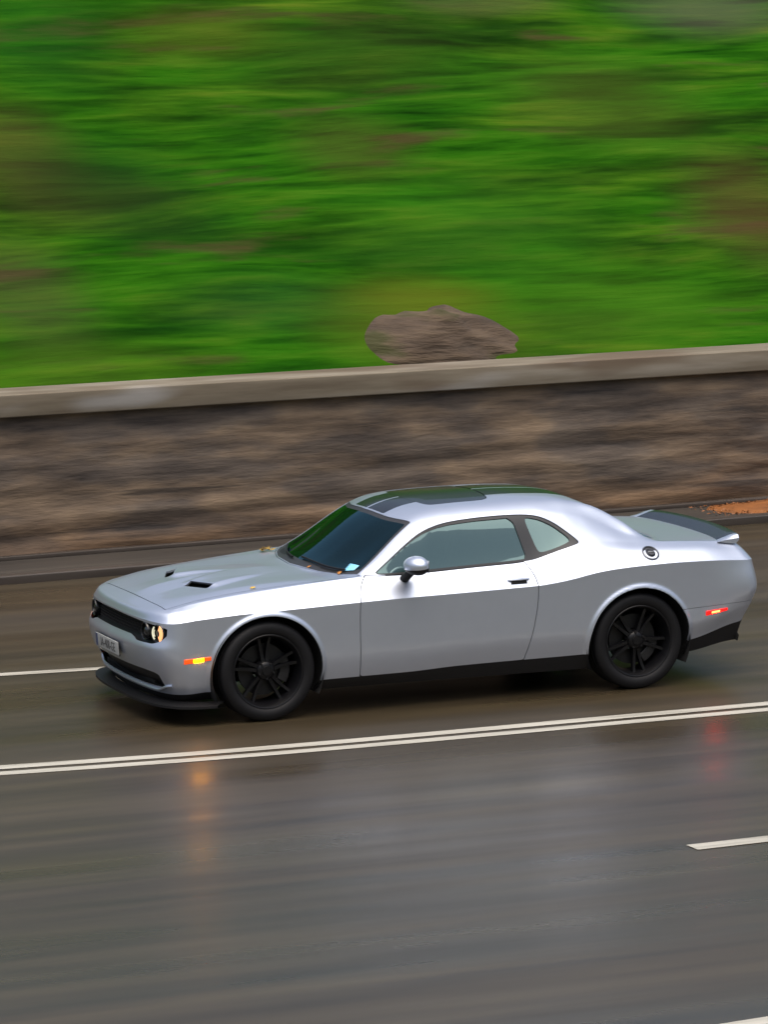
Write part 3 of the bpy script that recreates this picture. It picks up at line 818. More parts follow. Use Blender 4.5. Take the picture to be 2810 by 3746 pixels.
def f_ws(mr):
    x, y, z, r = fld(mr)
    pillar = pchip([.70, .779, .95, 1.11, 1.253, 1.4], [.775, .752, .695, .645, .600, .55], x)
    topx = pchip([0, .3, .6, .8], [1.135, 1.160, 1.252, 1.33], y)
    return np.where((x > .4) & (x < 1.6) & (r > 6.01), np.maximum.reduce([WSB(y)-x, y-pillar, x-topx]), 1.0)
def f_rw(mr):
    x, y, z, r = fld(mr)
    pil = pchip([2.6, 2.75, 2.95, 3.2, 3.3], [.47, .485, .535, .60, .60], x)
    return np.where((x > 2.4) & (x < 3.5) & (r > 6.01), np.maximum.reduce([2.70+0.05*y*y-x, y-pil, x-(3.235-0.03*y*y)]), 1.0)
GRT = lambda y: pchip([0, .4, .62, .72, .80], [.738, .733, .724, .716, .700], y)
GRB = lambda y: pchip([0, .36, .44, .50, .68, .745, .80], [.618, .618, .606, .590, .588, .606, .66], y)
def f_gr(mr):
    x, y, z, r = fld(mr)
    return np.where((x < -.3) & (r < 4.6), np.maximum.reduce([z-GRT(y), GRB(y)-z, y-.792]), 1.0)
LGT = lambda y: pchip([0, .5, .66, .75], [.388, .388, .376, .33], y)
def f_lg(mr):
    x, y, z, r = fld(mr)
    return np.where((x < -.3) & (r < 4), np.maximum.reduce([z-LGT(y), (.262+0*y)-z, y-.70]), 1.0)
def f_arch(mr):
    x, y, z, r = fld(mr)
    return np.where(y > .55, np.minimum(np.hypot(x-WX[0], z-WZ)-WR, np.hypot(x-WX[1], z-WZ)-WR), 1.0)
def f_slot(mr):
    x, y, z, r = fld(mr)
    sx, sy = x+0.30, y-0.305
    al = sx*0.395+sy*0.919; bk = sx*0.919-sy*0.395
    return np.where((r > 6.01) & (x < .3), np.maximum(np.abs(bk+0.25*0*al)-0.036, np.abs(al)-0.118), 1.0)
DOOR = [(.800, .986), (.770, .955), (.742, .915), (.722, .867), (.709, .80), (.706, .70), (.708, .55), (.714, .40), (.722, .20), (2.000, .20), (2.027, .293), (2.049, .371), (2.087, .525), (2.112, .66), (2.121, .75), (2.122, .836), (2.116, .89), (2.104, .925), (2.085, .965), (2.061, 1.0035), (1.978, .998), (1.661, .990), (1.345, .979), (1.085, .972), (.90, .976)]
def f_door(mr):
    x, y, z, r = fld(mr)
    return np.where(y > .6, np.maximum(sd_poly(x, z, DOOR), 1.0-r), 1.0)
def f_hood(mr):
    x, y, z, r = fld(mr)
    edge = pchip([-.72, -.4, 0, .5, .56, .66], [.665, .690, .715, .755, .765, .775], x)
    return np.where(r > 5.5, np.maximum.reduce([(-.692+0.02*y*y)-x, y-edge, x-(WSB(y)-0.012)]), 1.0)
def f_trunk(mr):
    x, y, z, r = fld(mr)
    return np.where(r > 5.7, np.maximum.reduce([3.262-0.03*y*y-x, y-(.705-0.02*(x-3.3)), x-3.93]), 1.0)
def f_front(mr):
    x, y, z, r = fld(mr)
    up_ = x+.672-0.05*np.clip(z-.556, 0, 1)
    g = np.minimum(np.where(x < -.45, np.minimum(z-.557, 1)*(x < 9), z-.557), 1)
    g = np.where(r > 4.0, x+.694-0.02*y*y, np.minimum(np.maximum(z-.557, x-.2), up_))
    return np.where(x < .25, g, 1.0)
def f_rear(mr):
    x, y, z, r = fld(mr)
    return np.where(x > 2.9, np.maximum(z-.578-0.03*(x-3.3), 3.0-x), 1.0)
G = 0.0028
def take(mr, f, g=G):
    """split off the region f < 0, leaving a shut line of width 2g"""
    return mr.cut(f(mr)+g), mr.cut(-(f(mr))+g)

body = body.cut(-f_arch(body)) if False else body.cut(np.where(True, -f_arch(body), 0))
# openings
shell = body
shell = shell.cut(-f_win(shell, WINF)).cut(-0.0-f_win(shell.cut(-f_win(shell, WINF)), WINQ))
glassF = body.cut(f_win(body, WINF)-0.006); glassQ = body.cut(f_win(body, WINQ)-0.006)
wsg = body.cut(f_ws(body)-0.004); rwg = body.cut(f_rw(body)-0.004)
shell = shell.cut(-f_ws(shell)); shell = shell.cut(-f_rw(shell))
shell = shell.cut(-f_gr(shell)); shell = shell.cut(-f_lg(shell)); shell = shell.cut(-f_slot(shell))
# dark lining inside every panel (fills the shut lines)
inner = shell.off(-0.022); panel('lining', inner, MAT['inner'], 0)
# lower black trim, then panels
trim = shell.cut(shell.V[:, 3]-1.0); shell = shell.cut(1.0-shell.V[:, 3])
tl = trim.cut(trim.V[:, 0]+.3)
sk = trim.cut(np.maximum(-.3-trim.V[:, 0], trim.V[:, 0]-2.9)); tr_ = trim.cut(2.9-trim.V[:, 0])
panel('front_lower_trim', tl, MAT['black_trim'], 0.01)
for sg in (-1, 1): panel('side_skirt', sk.cut(-sg*sk.V[:, 1]), MAT['black_trim'], 0.01)
panel('rear_valance', tr_, MAT['black_trim'], 0.01)
dlo = shell.cut(f_win(shell, DLO)); shell = shell.cut(-f_win(shell, DLO))
for sg in (-1, 1): panel('window_surround', dlo.cut(-sg*dlo.V[:, 1]), MAT['seal'], 0.012, inset=0.006)
door, shell = take(shell, f_door)
doors = {}
for sg in (-1, 1): doors[sg] = panel('door', door.cut(-sg*door.V[:, 1]), MAT['paint'])
hood, shell = take(shell, f_hood); hood_o = panel('bonnet', hood, MAT['paint'])
trunk, shell = take(shell, f_trunk, 0.0022); panel('boot_lid', trunk, MAT['paint'])
frontb, shell = take(shell, f_front, 0.0); fb_o = panel('front_bumper', frontb, MAT['paint'], 0.004)
rearb, shell = take(shell, f_rear, 0.0016); panel('rear_bumper', rearb, MAT['paint'])
def f_dark_band(mr):  # dark roof panel in front; behind the sunroof the hill's reflection, painted black
    x, y, z, r = fld(mr)
    topx = pchip([0, .3, .6, .8], [1.135, 1.160, 1.252, 1.33], y)
    return np.where((r > 6.01) & (x > 1.0) & (x < 2.9), np.maximum.reduce([topx+0.014-x, np.abs(y-.142)-.130, x-2.66]), 1.0)
SUNR = round_poly([(1.405, 0), (1.425, .22), (1.455, .38), (1.50, .425), (1.90, .425), (1.965, .37), (1.995, .22), (2.0, 0), (1.995, -.22), (1.965, -.37), (1.90, -.425), (1.50, -.425), (1.455, -.38), (1.425, -.22)], 2, .2)
def f_sun(mr):
    x, y, z, r = fld(mr)
    return np.where((r > 6.01) & (x > 1.2) & (x < 2.3), sd_poly(mr.V[:, 0], mr.V[:, 1], SUNR), 1.0)
sunr, shell = take(shell, f_sun, 0.003); panel('sunroof', sunr, MAT['black_gloss'], 0.01, inset=0.002)
bands, shell = take(shell, f_dark_band, 0.0)
for sg in (-1, 1):
    h_ = bands.cut(-sg*bands.V[:, 1])
    for q_ in (h_.cut(h_.V[:, 0]-1.7), h_.cut(1.7-h_.V[:, 0])): panel('roof_panel_reflection', q_, MAT['black_gloss'], 0.01)
panel('body', shell, MAT['paint'])
# glass
for sg in (-1, 1):
    panel('side_window', glassF.cut(-sg*glassF.V[:, 1]), MAT['glass_side'], 0, inset=0.014, parent=doors[sg])
    panel('quarter_window', glassQ.cut(-sg*glassQ.V[:, 1]), MAT['glass_side'], 0, inset=0.014)
def f_frit(mr):                                                  # clear area of the windscreen inside its black border
    x, y, z, r = fld(mr)
    pillar = pchip([.70, .779, .95, 1.11, 1.253, 1.4], [.775, .752, .695, .645, .600, .55], x)
    topx = pchip([0, .3, .6, .8], [1.135, 1.160, 1.252, 1.33], y)
    return np.maximum.reduce([WSB(y)+0.075-x, y-pillar+0.030, x-topx+0.035])
ws_o = panel('windscreen', wsg.cut(f_frit(wsg)), MAT['glass_front'], 0, inset=0.004)
panel('windscreen_border', wsg.cut(-f_frit(wsg)), MAT['seal'], 0.006, inset=0.004, parent=ws_o)
panel('rear_window', rwg, MAT['glass_front'], 0, inset=0.006)

# --- nose: grille, lamps, lower intake, splitter, plate ---------------
gr = body.cut(f_gr(body)-0.03).off(-0.055)
MAT['mesh'] = simple('grille_mesh', (0.006, 0.006, 0.007), 0.55)
grille = panel('grille', gr, MAT['mesh'], 0.004)
bm = bmesh.new()                                                 # raised bars of the honeycomb
for j, z in enumerate(np.linspace(.628, .728, 6)):
    pts = []
    for y in np.linspace(-.47, .47, 25):
        h = front_hit(y, z)[0]; pts.append((h.x+0.042, y, z))
    tube(bm, pts, 0.0035, 5)
for y in np.linspace(-.46, .46, 34):
    pts = [(front_hit(y, z)[0].x+0.042, y, z) for z in np.linspace(.625, .73, 4)]
    tube(bm, pts, 0.003, 5)
bmobj('grille_bars', bm, MAT['black_trim'], grille)
panel('lower_grille', body.cut(f_lg(body)-0.02).off(-0.05), MAT['mesh'], 0.004)
def lamp(sgn, y, lit):
    c, nn = front_hit(sgn*y, .662)
    root_p = Vector((c.x+0.012, sgn*y, .662))
    ax = Vector((-1, sgn*(0.10 if y < .6 else 0.35), 0)).normalized()
    rot = Vector((0, -1, 0)).rotation_difference(ax).to_matrix().to_4x4()
    mt = Matrix.Translation(root_p) @ rot
    def lm(name, prof_, mat_, par, n=40):
        V, F = lathe(prof_, n)
        V = [mt @ Vector((v[0], v[1], v[2])) for v in V]
        bm = bmesh.new(); vs_ = [bm.verts.new(v) for v in V]
        for f in F:
            try: bm.faces.new([vs_[i] for i in f])
            except ValueError: pass
        bmesh.ops.remove_doubles(bm, verts=bm.verts, dist=1e-5)
        return bmobj(name, bm, mat_, par)
    hl = lm('headlight', [(0.05, .062), (-0.004, .066), (-0.012, .062), (-0.008, .056), (0.03, .050), (0.03, 0.0001)], MAT['black_gloss'], car)
    lm('projector_lens', [(0.02, .034), (0.004, .031), (-0.006, .020), (-0.009, .0001)], MAT['lens'], hl)
    # part of the ring that glows
    def arc(name, a0, a1, r0, r1, mat_, h=-0.013):
        bm = bmesh.new(); prev = None
        for k in range(25):
            a = R(a0+(a1-a0)*k/24)
            p = [bm.verts.new(mt @ Vector((r_*math.cos(a), hh, r_*math.sin(a)))) for r_, hh in ((r0, h+0.006), (r0, h), (r1, h), (r1, h+0.006))]
            if prev:
                for q in range(3): bm.faces.new((prev[q], prev[q+1], p[q+1], p[q]))
            prev = p
        bmobj(name, bm, mat_, hl)
    # local +x of the lathe frame points to the car's own right or left after the turn; use mirrored arcs
    if lit == 'signal':
        arc('turn_signal', -66 if sgn < 0 else 114, 66 if sgn < 0 else 246, .026, .063, MAT['signal'])
        arc('running_light', 125 if sgn < 0 else -55, 235 if sgn < 0 else 55, .050, .060, MAT['drl'])
        arc('running_light', 140 if sgn < 0 else -40, 220 if sgn < 0 else 40, .036, .041, MAT['drl'])
    return hl
for sg in (-1, 1):
    lamp(sg, .712, 'signal'); lamp(sg, .565, '')
# wide splitter under the nose
spl_plan = [(-.872, 0), (-.868, .25), (-.852, .45), (-.822, .62), (-.770, .76), (-.69, .86), (-.58, .915), (-.43, .935)]
bm = bmesh.new()
spx = np.array(spl_plan); t_ = np.linspace(0, 1, 40)
cs = np.r_[0, np.cumsum(np.linalg.norm(np.diff(spx, axis=0), axis=1))]; cs /= cs[-1]
hx, hy = pchip(cs, spx[:, 0], t_), pchip(cs, spx[:, 1], t_)
outl = [(x, -y) for x, y in zip(hx, hy)][::-1] + [(x, y) for x, y in zip(hx, hy)][1:]
def ringv(zv, o_): return [bm.verts.new((x+.034+o_*(0.9), y*(1-0.9*o_), zv)) for x, y in outl]
r1, r2, r3, r4 = ringv(.126, .02), ringv(.131, 0.0), ringv(.148, 0.0), ringv(.154, .03)
r5 = ringv(.162, .12); r0 = ringv(.122, .14)
for a_, b2 in ((r0, r1), (r1, r2), (r2, r3), (r3, r4), (r4, r5)):
    for k in range(len(a_)-1): bm.faces.new((a_[k], a_[k+1], b2[k+1], b2[k]))
bmobj('splitter', bm, MAT['black_trim'], car, sharp=50)
# bright lower lip of the front intake with its upturned ends
bm = bmesh.new()
pts = []
for y in np.linspace(-.76, .76, 61):
    z = .238+0.045*sstep(.60, .76, abs(y)); h = front_hit(y, z)[0]; pts.append((h.x-0.004, y, z))
tube(bm, pts, 0.012, 8); bmobj('intake_lip', bm, MAT['paint'], car)
# number plate
plate_x = front_hit(0, .51)[0].x-0.010
pl = empty('number_plate', (plate_x, 0, .486)); pl.parent = car; pl.rotation_euler = (0, R(-4), 0)
bm = bmesh.new(); add_box(bm, (0, 0, 0), (.008, .50, .100), 0.003); bmobj('plate', bm, MAT['plate'], pl)
bm = bmesh.new(); add_box(bm, (-.0048, .228, 0), (.002, .036, .090)); bmobj('country_band', bm, MAT['plate_blue'], pl, smooth=False)
bm = bmesh.new(); add_box(bm, (.004, 0, 0), (.006, .512, .110), 0.003); bmobj('plate_frame', bm, MAT['black_trim'], pl)
txt = bpy.data.curves.new('plate_text', 'FONT'); txt.body = 'IA-408-GE'; txt.size = .094; txt.align_x = 'CENTER'; txt.align_y = 'CENTER'; txt.extrude = .0008
to = bpy.data.objects.new('plate_text', txt); COL.objects.link(to)
dg = bpy.context.evaluated_depsgraph_get(); me = bpy.data.meshes.new_from_object(to.evaluated_get(dg)); bpy.data.objects.remove(to)
to = link('plate_lettering', me, MAT['ink'], pl, smooth=False)
to.matrix_local = Matrix.Translation((-.0052, -.02, -.003)) @ Matrix(((0, 0, -1, 0), (-1, 0, 0, 0), (0, 1, 0, 0), (0, 0, 0, 1))) @ Matrix.Diagonal((.80, 1, 1, 1))
# bonnet intakes: dark pits behind the slots
for sg in (-1, 1):
    bm = bmesh.new()
    mtx = Matrix.Translation((-.30, sg*.305, TOP([-.30], [.305])[0]-.045)) @ Matrix.Rotation(sg*math.atan2(.919, .395), 4, 'Z')
    r = bmesh.ops.create_cube(bm, size=1, matrix=mtx @ Matrix.Diagonal((.30, .12, .05, 1)))
    top = [f for f in bm.faces if f.normal.z > .9]
    bmesh.ops.delete(bm, geom=[max(bm.faces, key=lambda f: f.calc_center_median().z)], context='FACES')
    bmobj('bonnet_intake', bm, MAT['inner'], hood_o, smooth=False)
    # raised rear edge of the slot
    bm = bmesh.new(); pts = []
    for a_ in np.linspace(-.125, .125, 11):
        bk = 0.036; sx = a_*.395+bk*.919; sy = a_*.919-bk*.395
        h = top_hit(-.30+sx, sg*(.305+sy))[0]
        pts.append((h.x, h.y, TOP([h.x], [abs(h.y)])[0]+0.001))
    tube(bm, pts, 0.005, 6); bmobj('intake_edge', bm, MAT['paint'], hood_o)
# cowl with wipers
bm = bmesh.new(); vs_ = []
for y in np.linspace(-.74, .74, 41):
    x0 = float(WSB(np.array([abs(y)]))[0])
    z0 = TOP([x0-.012], [abs(y)])[0]
    vs_.append([bm.verts.new((x0-.015, y, z0-.012)), bm.verts.new((x0+.06, y, z0+.018 if abs(y) < .7 else z0+.01)), bm.verts.new((x0+.06, y, z0-.05)), bm.verts.new((x0-.015, y, z0-.06))])
for i in range(40):
    for k in range(4):
        bm.faces.new((vs_[i][k], vs_[i][(k+1) % 4], vs_[i+1][(k+1) % 4], vs_[i+1][k]))
bmobj('cowl_panel', bm, MAT['black_trim'], car)
for y0, y1 in ((-.62, -.02), (.10, .62)):
    bm = bmesh.new(); pts = []
    for t in np.linspace(0, 1, 14):
        y = y0+(y1-y0)*t; x = float(WSB(np.array([abs(y)]))[0])+.050+.035*t
        pts.append((x, y, TOP([x], [abs(y)])[0]+.012))
    tube(bm, pts, .008, 6); bmobj('wiper', bm, MAT['black_trim'], car)

# --- sides: lights, handles, fuel cap, mirrors ------------------------
def side_patch(name, cx, cz, hw, hh, sgn, mat_, par, tilt=0.0, off=0.003, nx=14, nz=4, taper=0.0, thick=0.006):
    V = []; F = []
    for i in range(nx+1):
        for j in range(nz+1):
            u = -1+2*i/nx; w = -1+2*j/nz
            x = cx+hw*u; z = cz+hh*w*(1-taper*u)+tilt*u*hw
            h, n_ = side_hit(x, z, sgn); p = h+Vector((0, sgn, 0))*off
            V.append((p.x, p.y, p.z))
    for i in range(nx):
        for j in range(nz):
            a_ = i*(nz+1)+j; q = (a_, a_+1, a_+nz+2, a_+nz+1)
            F.append(q if sgn > 0 else q[::-1])
    o = meshobj(name, V, F, mat_, par)
    s_ = o.modifiers.new('thickness', 'SOLIDIFY'); s_.thickness = thick; s_.offset = 0
    return o
for sg in (-1, 1):
    a_ = side_patch('front_side_marker', -.520, .476, .096, .0155, sg, MAT['amber'], car, tilt=.09, taper=.15)
    side_patch('marker_bulb', -.512, .474, .034, .0125, sg, MAT['amber_bulb'], a_, tilt=.09, off=.006)
    a_ = side_patch('rear_side_marker', 3.597, .541, .094, .0135, sg, MAT['red'], car, tilt=.09, taper=.3)
    side_patch('marker_bulb', 3.585, .539, .036, .0075, sg, MAT['red_bulb'], a_, tilt=.09, off=.006)
    # handle: flat dark patch painted for the hollow's shade, body coloured grip above
    d_o = doors[sg]
    V = []; F = []
    side_patch('handle_shade_patch', 1.975, .876, .062, .0165, sg, MAT['inner'], d_o, off=.0015, taper=0.0, nx=16)
    bm = bmesh.new(); pts = []
    for t in np.linspace(-1, 1, 15):
        h, n_ = side_hit(1.975+.082*t, .893-.003*t*t, sg); pts.append(h+Vector((0, sg*(.004+.020*(1-t*t)**.5), 0)))
    tube(bm, pts, [.0095*(1-.35*abs(t)) for t in np.linspace(-1, 1, 15)], 8); bmobj('door_handle', bm, MAT['paint'], d_o)
    # fuel cap on the near side only
    if sg < 0:
        h, n_ = side_hit(3.069, 1.009, sg)
        q = Vector((0, -1, 0)).rotation_difference(n_ if n_.y < 0 else -n_).to_matrix().to_4x4()
        mt = Matrix.Translation(h) @ q
        def lm2(name, prof_, mat_, par):
            V, F = lathe(prof_, 56); V = [mt @ Vector(v) for v in V]
            return meshobj(name, V, F, mat_, par, sharp=40)
        MAT['cap'] = simple('cap_metal', (0.045, 0.048, 0.055), 0.3, 0.8, noise=0.1)
        MAT['capring'] = simple('cap_ring', (0.13, 0.135, 0.145), 0.3, 0.9)
        fc = lm2('fuel_cap', [(0.004, .068), (-0.004, .068), (-0.007, .063), (-0.003, .056), (0.002, .054)], MAT['capring'], car)
        lm2('cap_dish', [(0.001, .056), (0.0025, .045), (-.002, .032), (-.010, .026), (-.011, .0001)], MAT['cap'], fc)
        bm = bmesh.new()
        add_box(bm, tuple(mt @ Vector((0, -.012, 0))), (.052, .006, .008), 0.002)
        bmobj('cap_handle', bm, MAT['chrome'], fc)
    # door mirror
    mr_ = empty('door_mirror', (1.118, -.845, .948) if sg < 0 else (1.15, .775, .925)); mr_.parent = car
    def mirror_shell():
        bm = bmesh.new(); bmesh.ops.create_uvsphere(bm, u_segments=40, v_segments=24, radius=1)
        for v in bm.verts:
            x, y, z = v.co
            fx = .092*x*(0.78 if x > 0 else 1.0)
            if x > 0: fx = min(fx, .056)
            v.co = (fx*1.06+.012*abs(y), y*.120*(1-.08*x), z*.067*(1+0.10*y*sg)-(0.006 if z < 0 else 0))
        return bm
    bm = mirror_shell()
    for v in bm.verts: v.co += Vector((1.112-1.10, sg*(1.045-.90), 1.068-.95))
    bmo = bm.copy()
    bmesh.ops.bisect_plane(bm, geom=bm.verts[:]+bm.edges[:]+bm.faces[:], plane_co=(0, 0, .098), plane_no=(0.10, 0, -1), clear_outer=True)
    bmobj('mirror_cap', bm, MAT['paint'], mr_)
    bmesh.ops.bisect_plane(bmo, geom=bmo.verts[:]+bmo.edges[:]+bmo.faces[:], plane_co=(0, 0, .097), plane_no=(0.10, 0, -1), clear_inner=True)
    lowr = bmobj('mirror_housing', bmo, MAT['black_trim'], mr_)
    bm = bmesh.new()
    tube(bm, [(-.035, -sg*.055, -.035), (-.028, -sg*.02, -.015), (-.012, sg*.03, .025), (.005, sg*.085, .075)], [.042, .036, .030, .034], 14)
    for v in bm.verts: v.co.x = -.012+(v.co.x+.012)*1.0
    bmobj('mirror_arm', bm, MAT['black_trim'], mr_)
    bm = bmesh.new(); add_box(bm, (.069, sg*.147, .113), (.004, .18, .088), .0015); bmobj('mirror_glass', bm, MAT['chrome'], mr_)

# --- tail: spoiler, tail lamps ------------------------------------------
bm = bmesh.new(); rg = []
for y in np.linspace(-.755, .755, 61):
    ay = abs(y); xb = 3.925-0.075*(ay/.75)**2.2; e_ = 1-sstep(.735, .756, ay)*.5
    x0 = xb-.155; zb = lambda x: TOP([x], [min(ay, .70)])[0]
    hgt = (.058-.010*(ay/.75)**2)*e_
    pr = [(x0, zb(x0)-.004), (x0+.05, zb(x0+.05)+.016*e_), (x0+.11, zb(x0+.11)+.040*e_), (xb+.012, zb(xb)+hgt+.006), (xb+.022, zb(xb)+hgt+.004), (xb+.020, zb(xb)+hgt-.012), (xb-.005, zb(xb)-.012), (xb-.08, zb(xb-.08)-.012)]
    rg.append([bm.verts.new((p[0], y, p[1])) for p in pr])
rgc = [[tuple(v.co) for v in r_] for r_ in rg]; bm.free()
def spoiler_piece(name, i0, i1, mt, par):
    bm = bmesh.new(); q = [[bm.verts.new(p) for p in rgc[i]] for i in range(i0, i1+1)]
    for i in range(len(q)-1):
        for k in range(8): bm.faces.new((q[i][k], q[i][(k+1) % 8], q[i+1][(k+1) % 8], q[i+1][k]))
    bm.faces.new(q[0]); bm.faces.new(q[-1][::-1])
    return bmobj(name, bm, mt, par, sharp=40)
sp_o = spoiler_piece('spoiler', 3, 57, MAT['black_gloss'], car)
spoiler_piece('spoiler_end', 0, 3, MAT['paint'], sp_o); spoiler_piece('spoiler_end', 57, 60, MAT['paint'], sp_o)
MAT['tail_red'] = simple('tail_lamp_red', (0.25, 0.006, 0.006), 0.15, coat=0.5)
tlamp = []
for sg in (-1, 1):
    V = []; F = []
    ys = np.linspace(.08, .70, 20)
    for y in ys:
        for z in np.linspace(.745, .85, 5):
            h = SURF.ray_cast(Vector((6, sg*y, z)), Vector((-1, 0, 0)))[0]; V.append((h.x+.004, sg*y, z))
    for i in range(19):
        for j in range(4):
            q = (i*5+j, i*5+j+1, (i+1)*5+j+1, (i+1)*5+j); F.append(q)
    o = meshobj('tail_light', V, F, MAT['tail_red'], car); s_ = o.modifiers.new('thickness', 'SOLIDIFY'); s_.thickness = .006

# --- underside, wheel wells, cabin -----------------------------------------
bm = bmesh.new(); add_box(bm, (1.475, 0, .25), (1.9, 1.62, .07), .01); add_box(bm, (-.35, 0, .26), (.75, 1.06, .06)); add_box(bm, (3.3, 0, .33), (.95, 1.06, .06))
add_box(bm, (.2, 0, .3), (.9, 1.06, .05)); add_box(bm, (2.6, 0, .3), (.7, 1.06, .05))
bmobj('floor_pan', bm, MAT['inner'], car)
for wx in WX:
    for sg in (-1, 1):
        V = []; F = []; n_ = 40
        for i in range(n_+1):
            a2 = R(-25+230*i/n_)
            for (yy, r2_) in ((.925, WR+.012), (.52, WR+.012), (.52, .05)):
                V.append((wx+r2_*math.cos(a2), sg*yy, WZ+r2_*math.sin(a2)))
        for i in range(n_):
            for k in range(2): F.append((i*3+k, i*3+k+1, i*3+k+4, i*3+k+3))
        meshobj('wheel_arch_liner', V, F, MAT['inner'], car)

def seat(x, y, s=1.0):
    bm = bmesh.new()
    add_box(bm, (x, y, .50), (.52, .50, .16), .05)
    rot = Matrix.Rotation(R(18), 4, 'Y')
    add_box(bm, (x+.33, y, .82), (.15, .50, .66), .06, rot)
    add_box(bm, (x+.455, y, 1.20), (.11, .27, .17), .045, rot)
    return bm
for sg in (-1, 1): bmobj('seat', seat(1.42, sg*.38), MAT['seat'], car)
bm = bmesh.new(); add_box(bm, (2.45, 0, .55), (.45, 1.15, .16), .05); add_box(bm, (2.72, 0, .82), (.14, 1.15, .50), .05, Matrix.Rotation(R(24), 4, 'Y'))
bmobj('rear_bench', bm, MAT['seat'], car)
bm = bmesh.new(); rg = []
for y in np.linspace(-.70, .70, 25):
    a2 = abs(y); x0 = float(WSB(np.array([a2]))[0])+.10
    top_ = .955+.035*math.exp(-((y+.38)/.2)**2)
    rg.append([bm.verts.new(p) for p in ((x0, y, .952), (x0+.22, y, top_), (x0+.36, y, top_-.02), (x0+.42, y, .86), (x0+.36, y, .60), (x0, y, .60))])
for i in range(24):
    for k in range(6): bm.faces.new((rg[i][k], rg[i][(k+1) % 6], rg[i+1][(k+1) % 6], rg[i+1][k]))
bmobj('dashboard', bm, MAT['seat'], car, sharp=60)
bm = bmesh.new()
V, F = lathe([(.016*math.cos(a2), .185+.016*math.sin(a2)) for a2 in np.linspace(0, 2*math.pi, 12, endpoint=False)], 40, closed=True)
mt = Matrix.Translation((1.14, -.38, .90)) @ Matrix.Rotation(R(68), 4, 'Y') @ Matrix.Rotation(R(90), 4, 'X')
vs_ = [bm.verts.new(mt @ Vector(v)) for v in V]
for f in F: bm.faces.new([vs_[i] for i in f])
add_box(bm, (1.14, -.38, .90), (.05, .35, .05), .01, Matrix.Rotation(R(-22), 4, 'Y')); add_box(bm, (1.05, -.38, .87), (.22, .07, .07), .01, Matrix.Rotation(R(22), 4, 'Y'))
bmobj('steering_wheel', bm, MAT['seat'], car)
bm = bmesh.new(); add_box(bm, (1.19, 0, 1.235), (.05, .22, .06), .015); tube(bm, [(1.17, 0, 1.27), (1.13, 0, 1.33)], .012); bmobj('rear_view_mirror', bm, MAT['seat'], car)
# parking stickers on the windscreen: the near one low in the corner, a paler one by the far side of the dash
def ws_quad(c4, name, mt):
    V = []; F = []
    for i in range(5):
        for j in range(4):
            u, w = i/4, j/3
            x, y = [(1-u)*(1-w)*c4[0][k]+(1-u)*w*c4[1][k]+u*w*c4[2][k]+u*(1-w)*c4[3][k] for k in (0, 1)]
            V.append((x, y, TOP([x], [abs(y)])[0]+.001))
    for i in range(4):
        for j in range(3): F.append((i*4+j, i*4+j+1, i*4+j+5, i*4+j+4))
    o = meshobj(name, V, F, mt, ws_o); s_ = o.modifiers.new('thickness', 'SOLIDIFY'); s_.thickness = .001
ws_quad([(.709, -.599), (.788, -.552), (.812, -.67), (.766, -.681)], 'windscreen_sticker', MAT['sticker'])
MAT['sticker2'] = simple('sticker_teal', (0.09, 0.22, 0.20), 0.4)
0 and ws_quad([(.745, .15), (.797, .13), (.789, .0), (.765, -.01)], 'windscreen_sticker', MAT['sticker2'])

# --- wheels ---------------------------------------------------------------
def spoke_mesh(bm, ang, twin):
    """one pair of split arms from the hub out to the rim"""
    ca, sa = math.cos(ang), math.sin(ang)
    for sgn in (-1, 1):
        prev = None
        for t in np.linspace(0, 1, 9):
            r_ = .055+.192*t
            off = sgn*(.014+.030*t**1.4)
            w = .017-.004*t; dep = .030-.006*t
            yf = -.070+.022*(1-t)**2*-1 + .028*t*t*-1+.03
            c_ = Vector((ca*r_-sa*off, yf, sa*r_+ca*off)); tng = Vector((-sa, 0, ca))
            ring_ = [bm.verts.new(c_+tng*w+Vector((0, dep, 0))), bm.verts.new(c_+tng*w*.75), bm.verts.new(c_-tng*w*.75), bm.verts.new(c_-tng*w+Vector((0, dep, 0)))]
            if prev:
                for k in range(4): bm.faces.new((prev[k], prev[(k+1) % 4], ring_[(k+1) % 4], ring_[k]))
            prev = ring_
        bm.faces.new(prev)
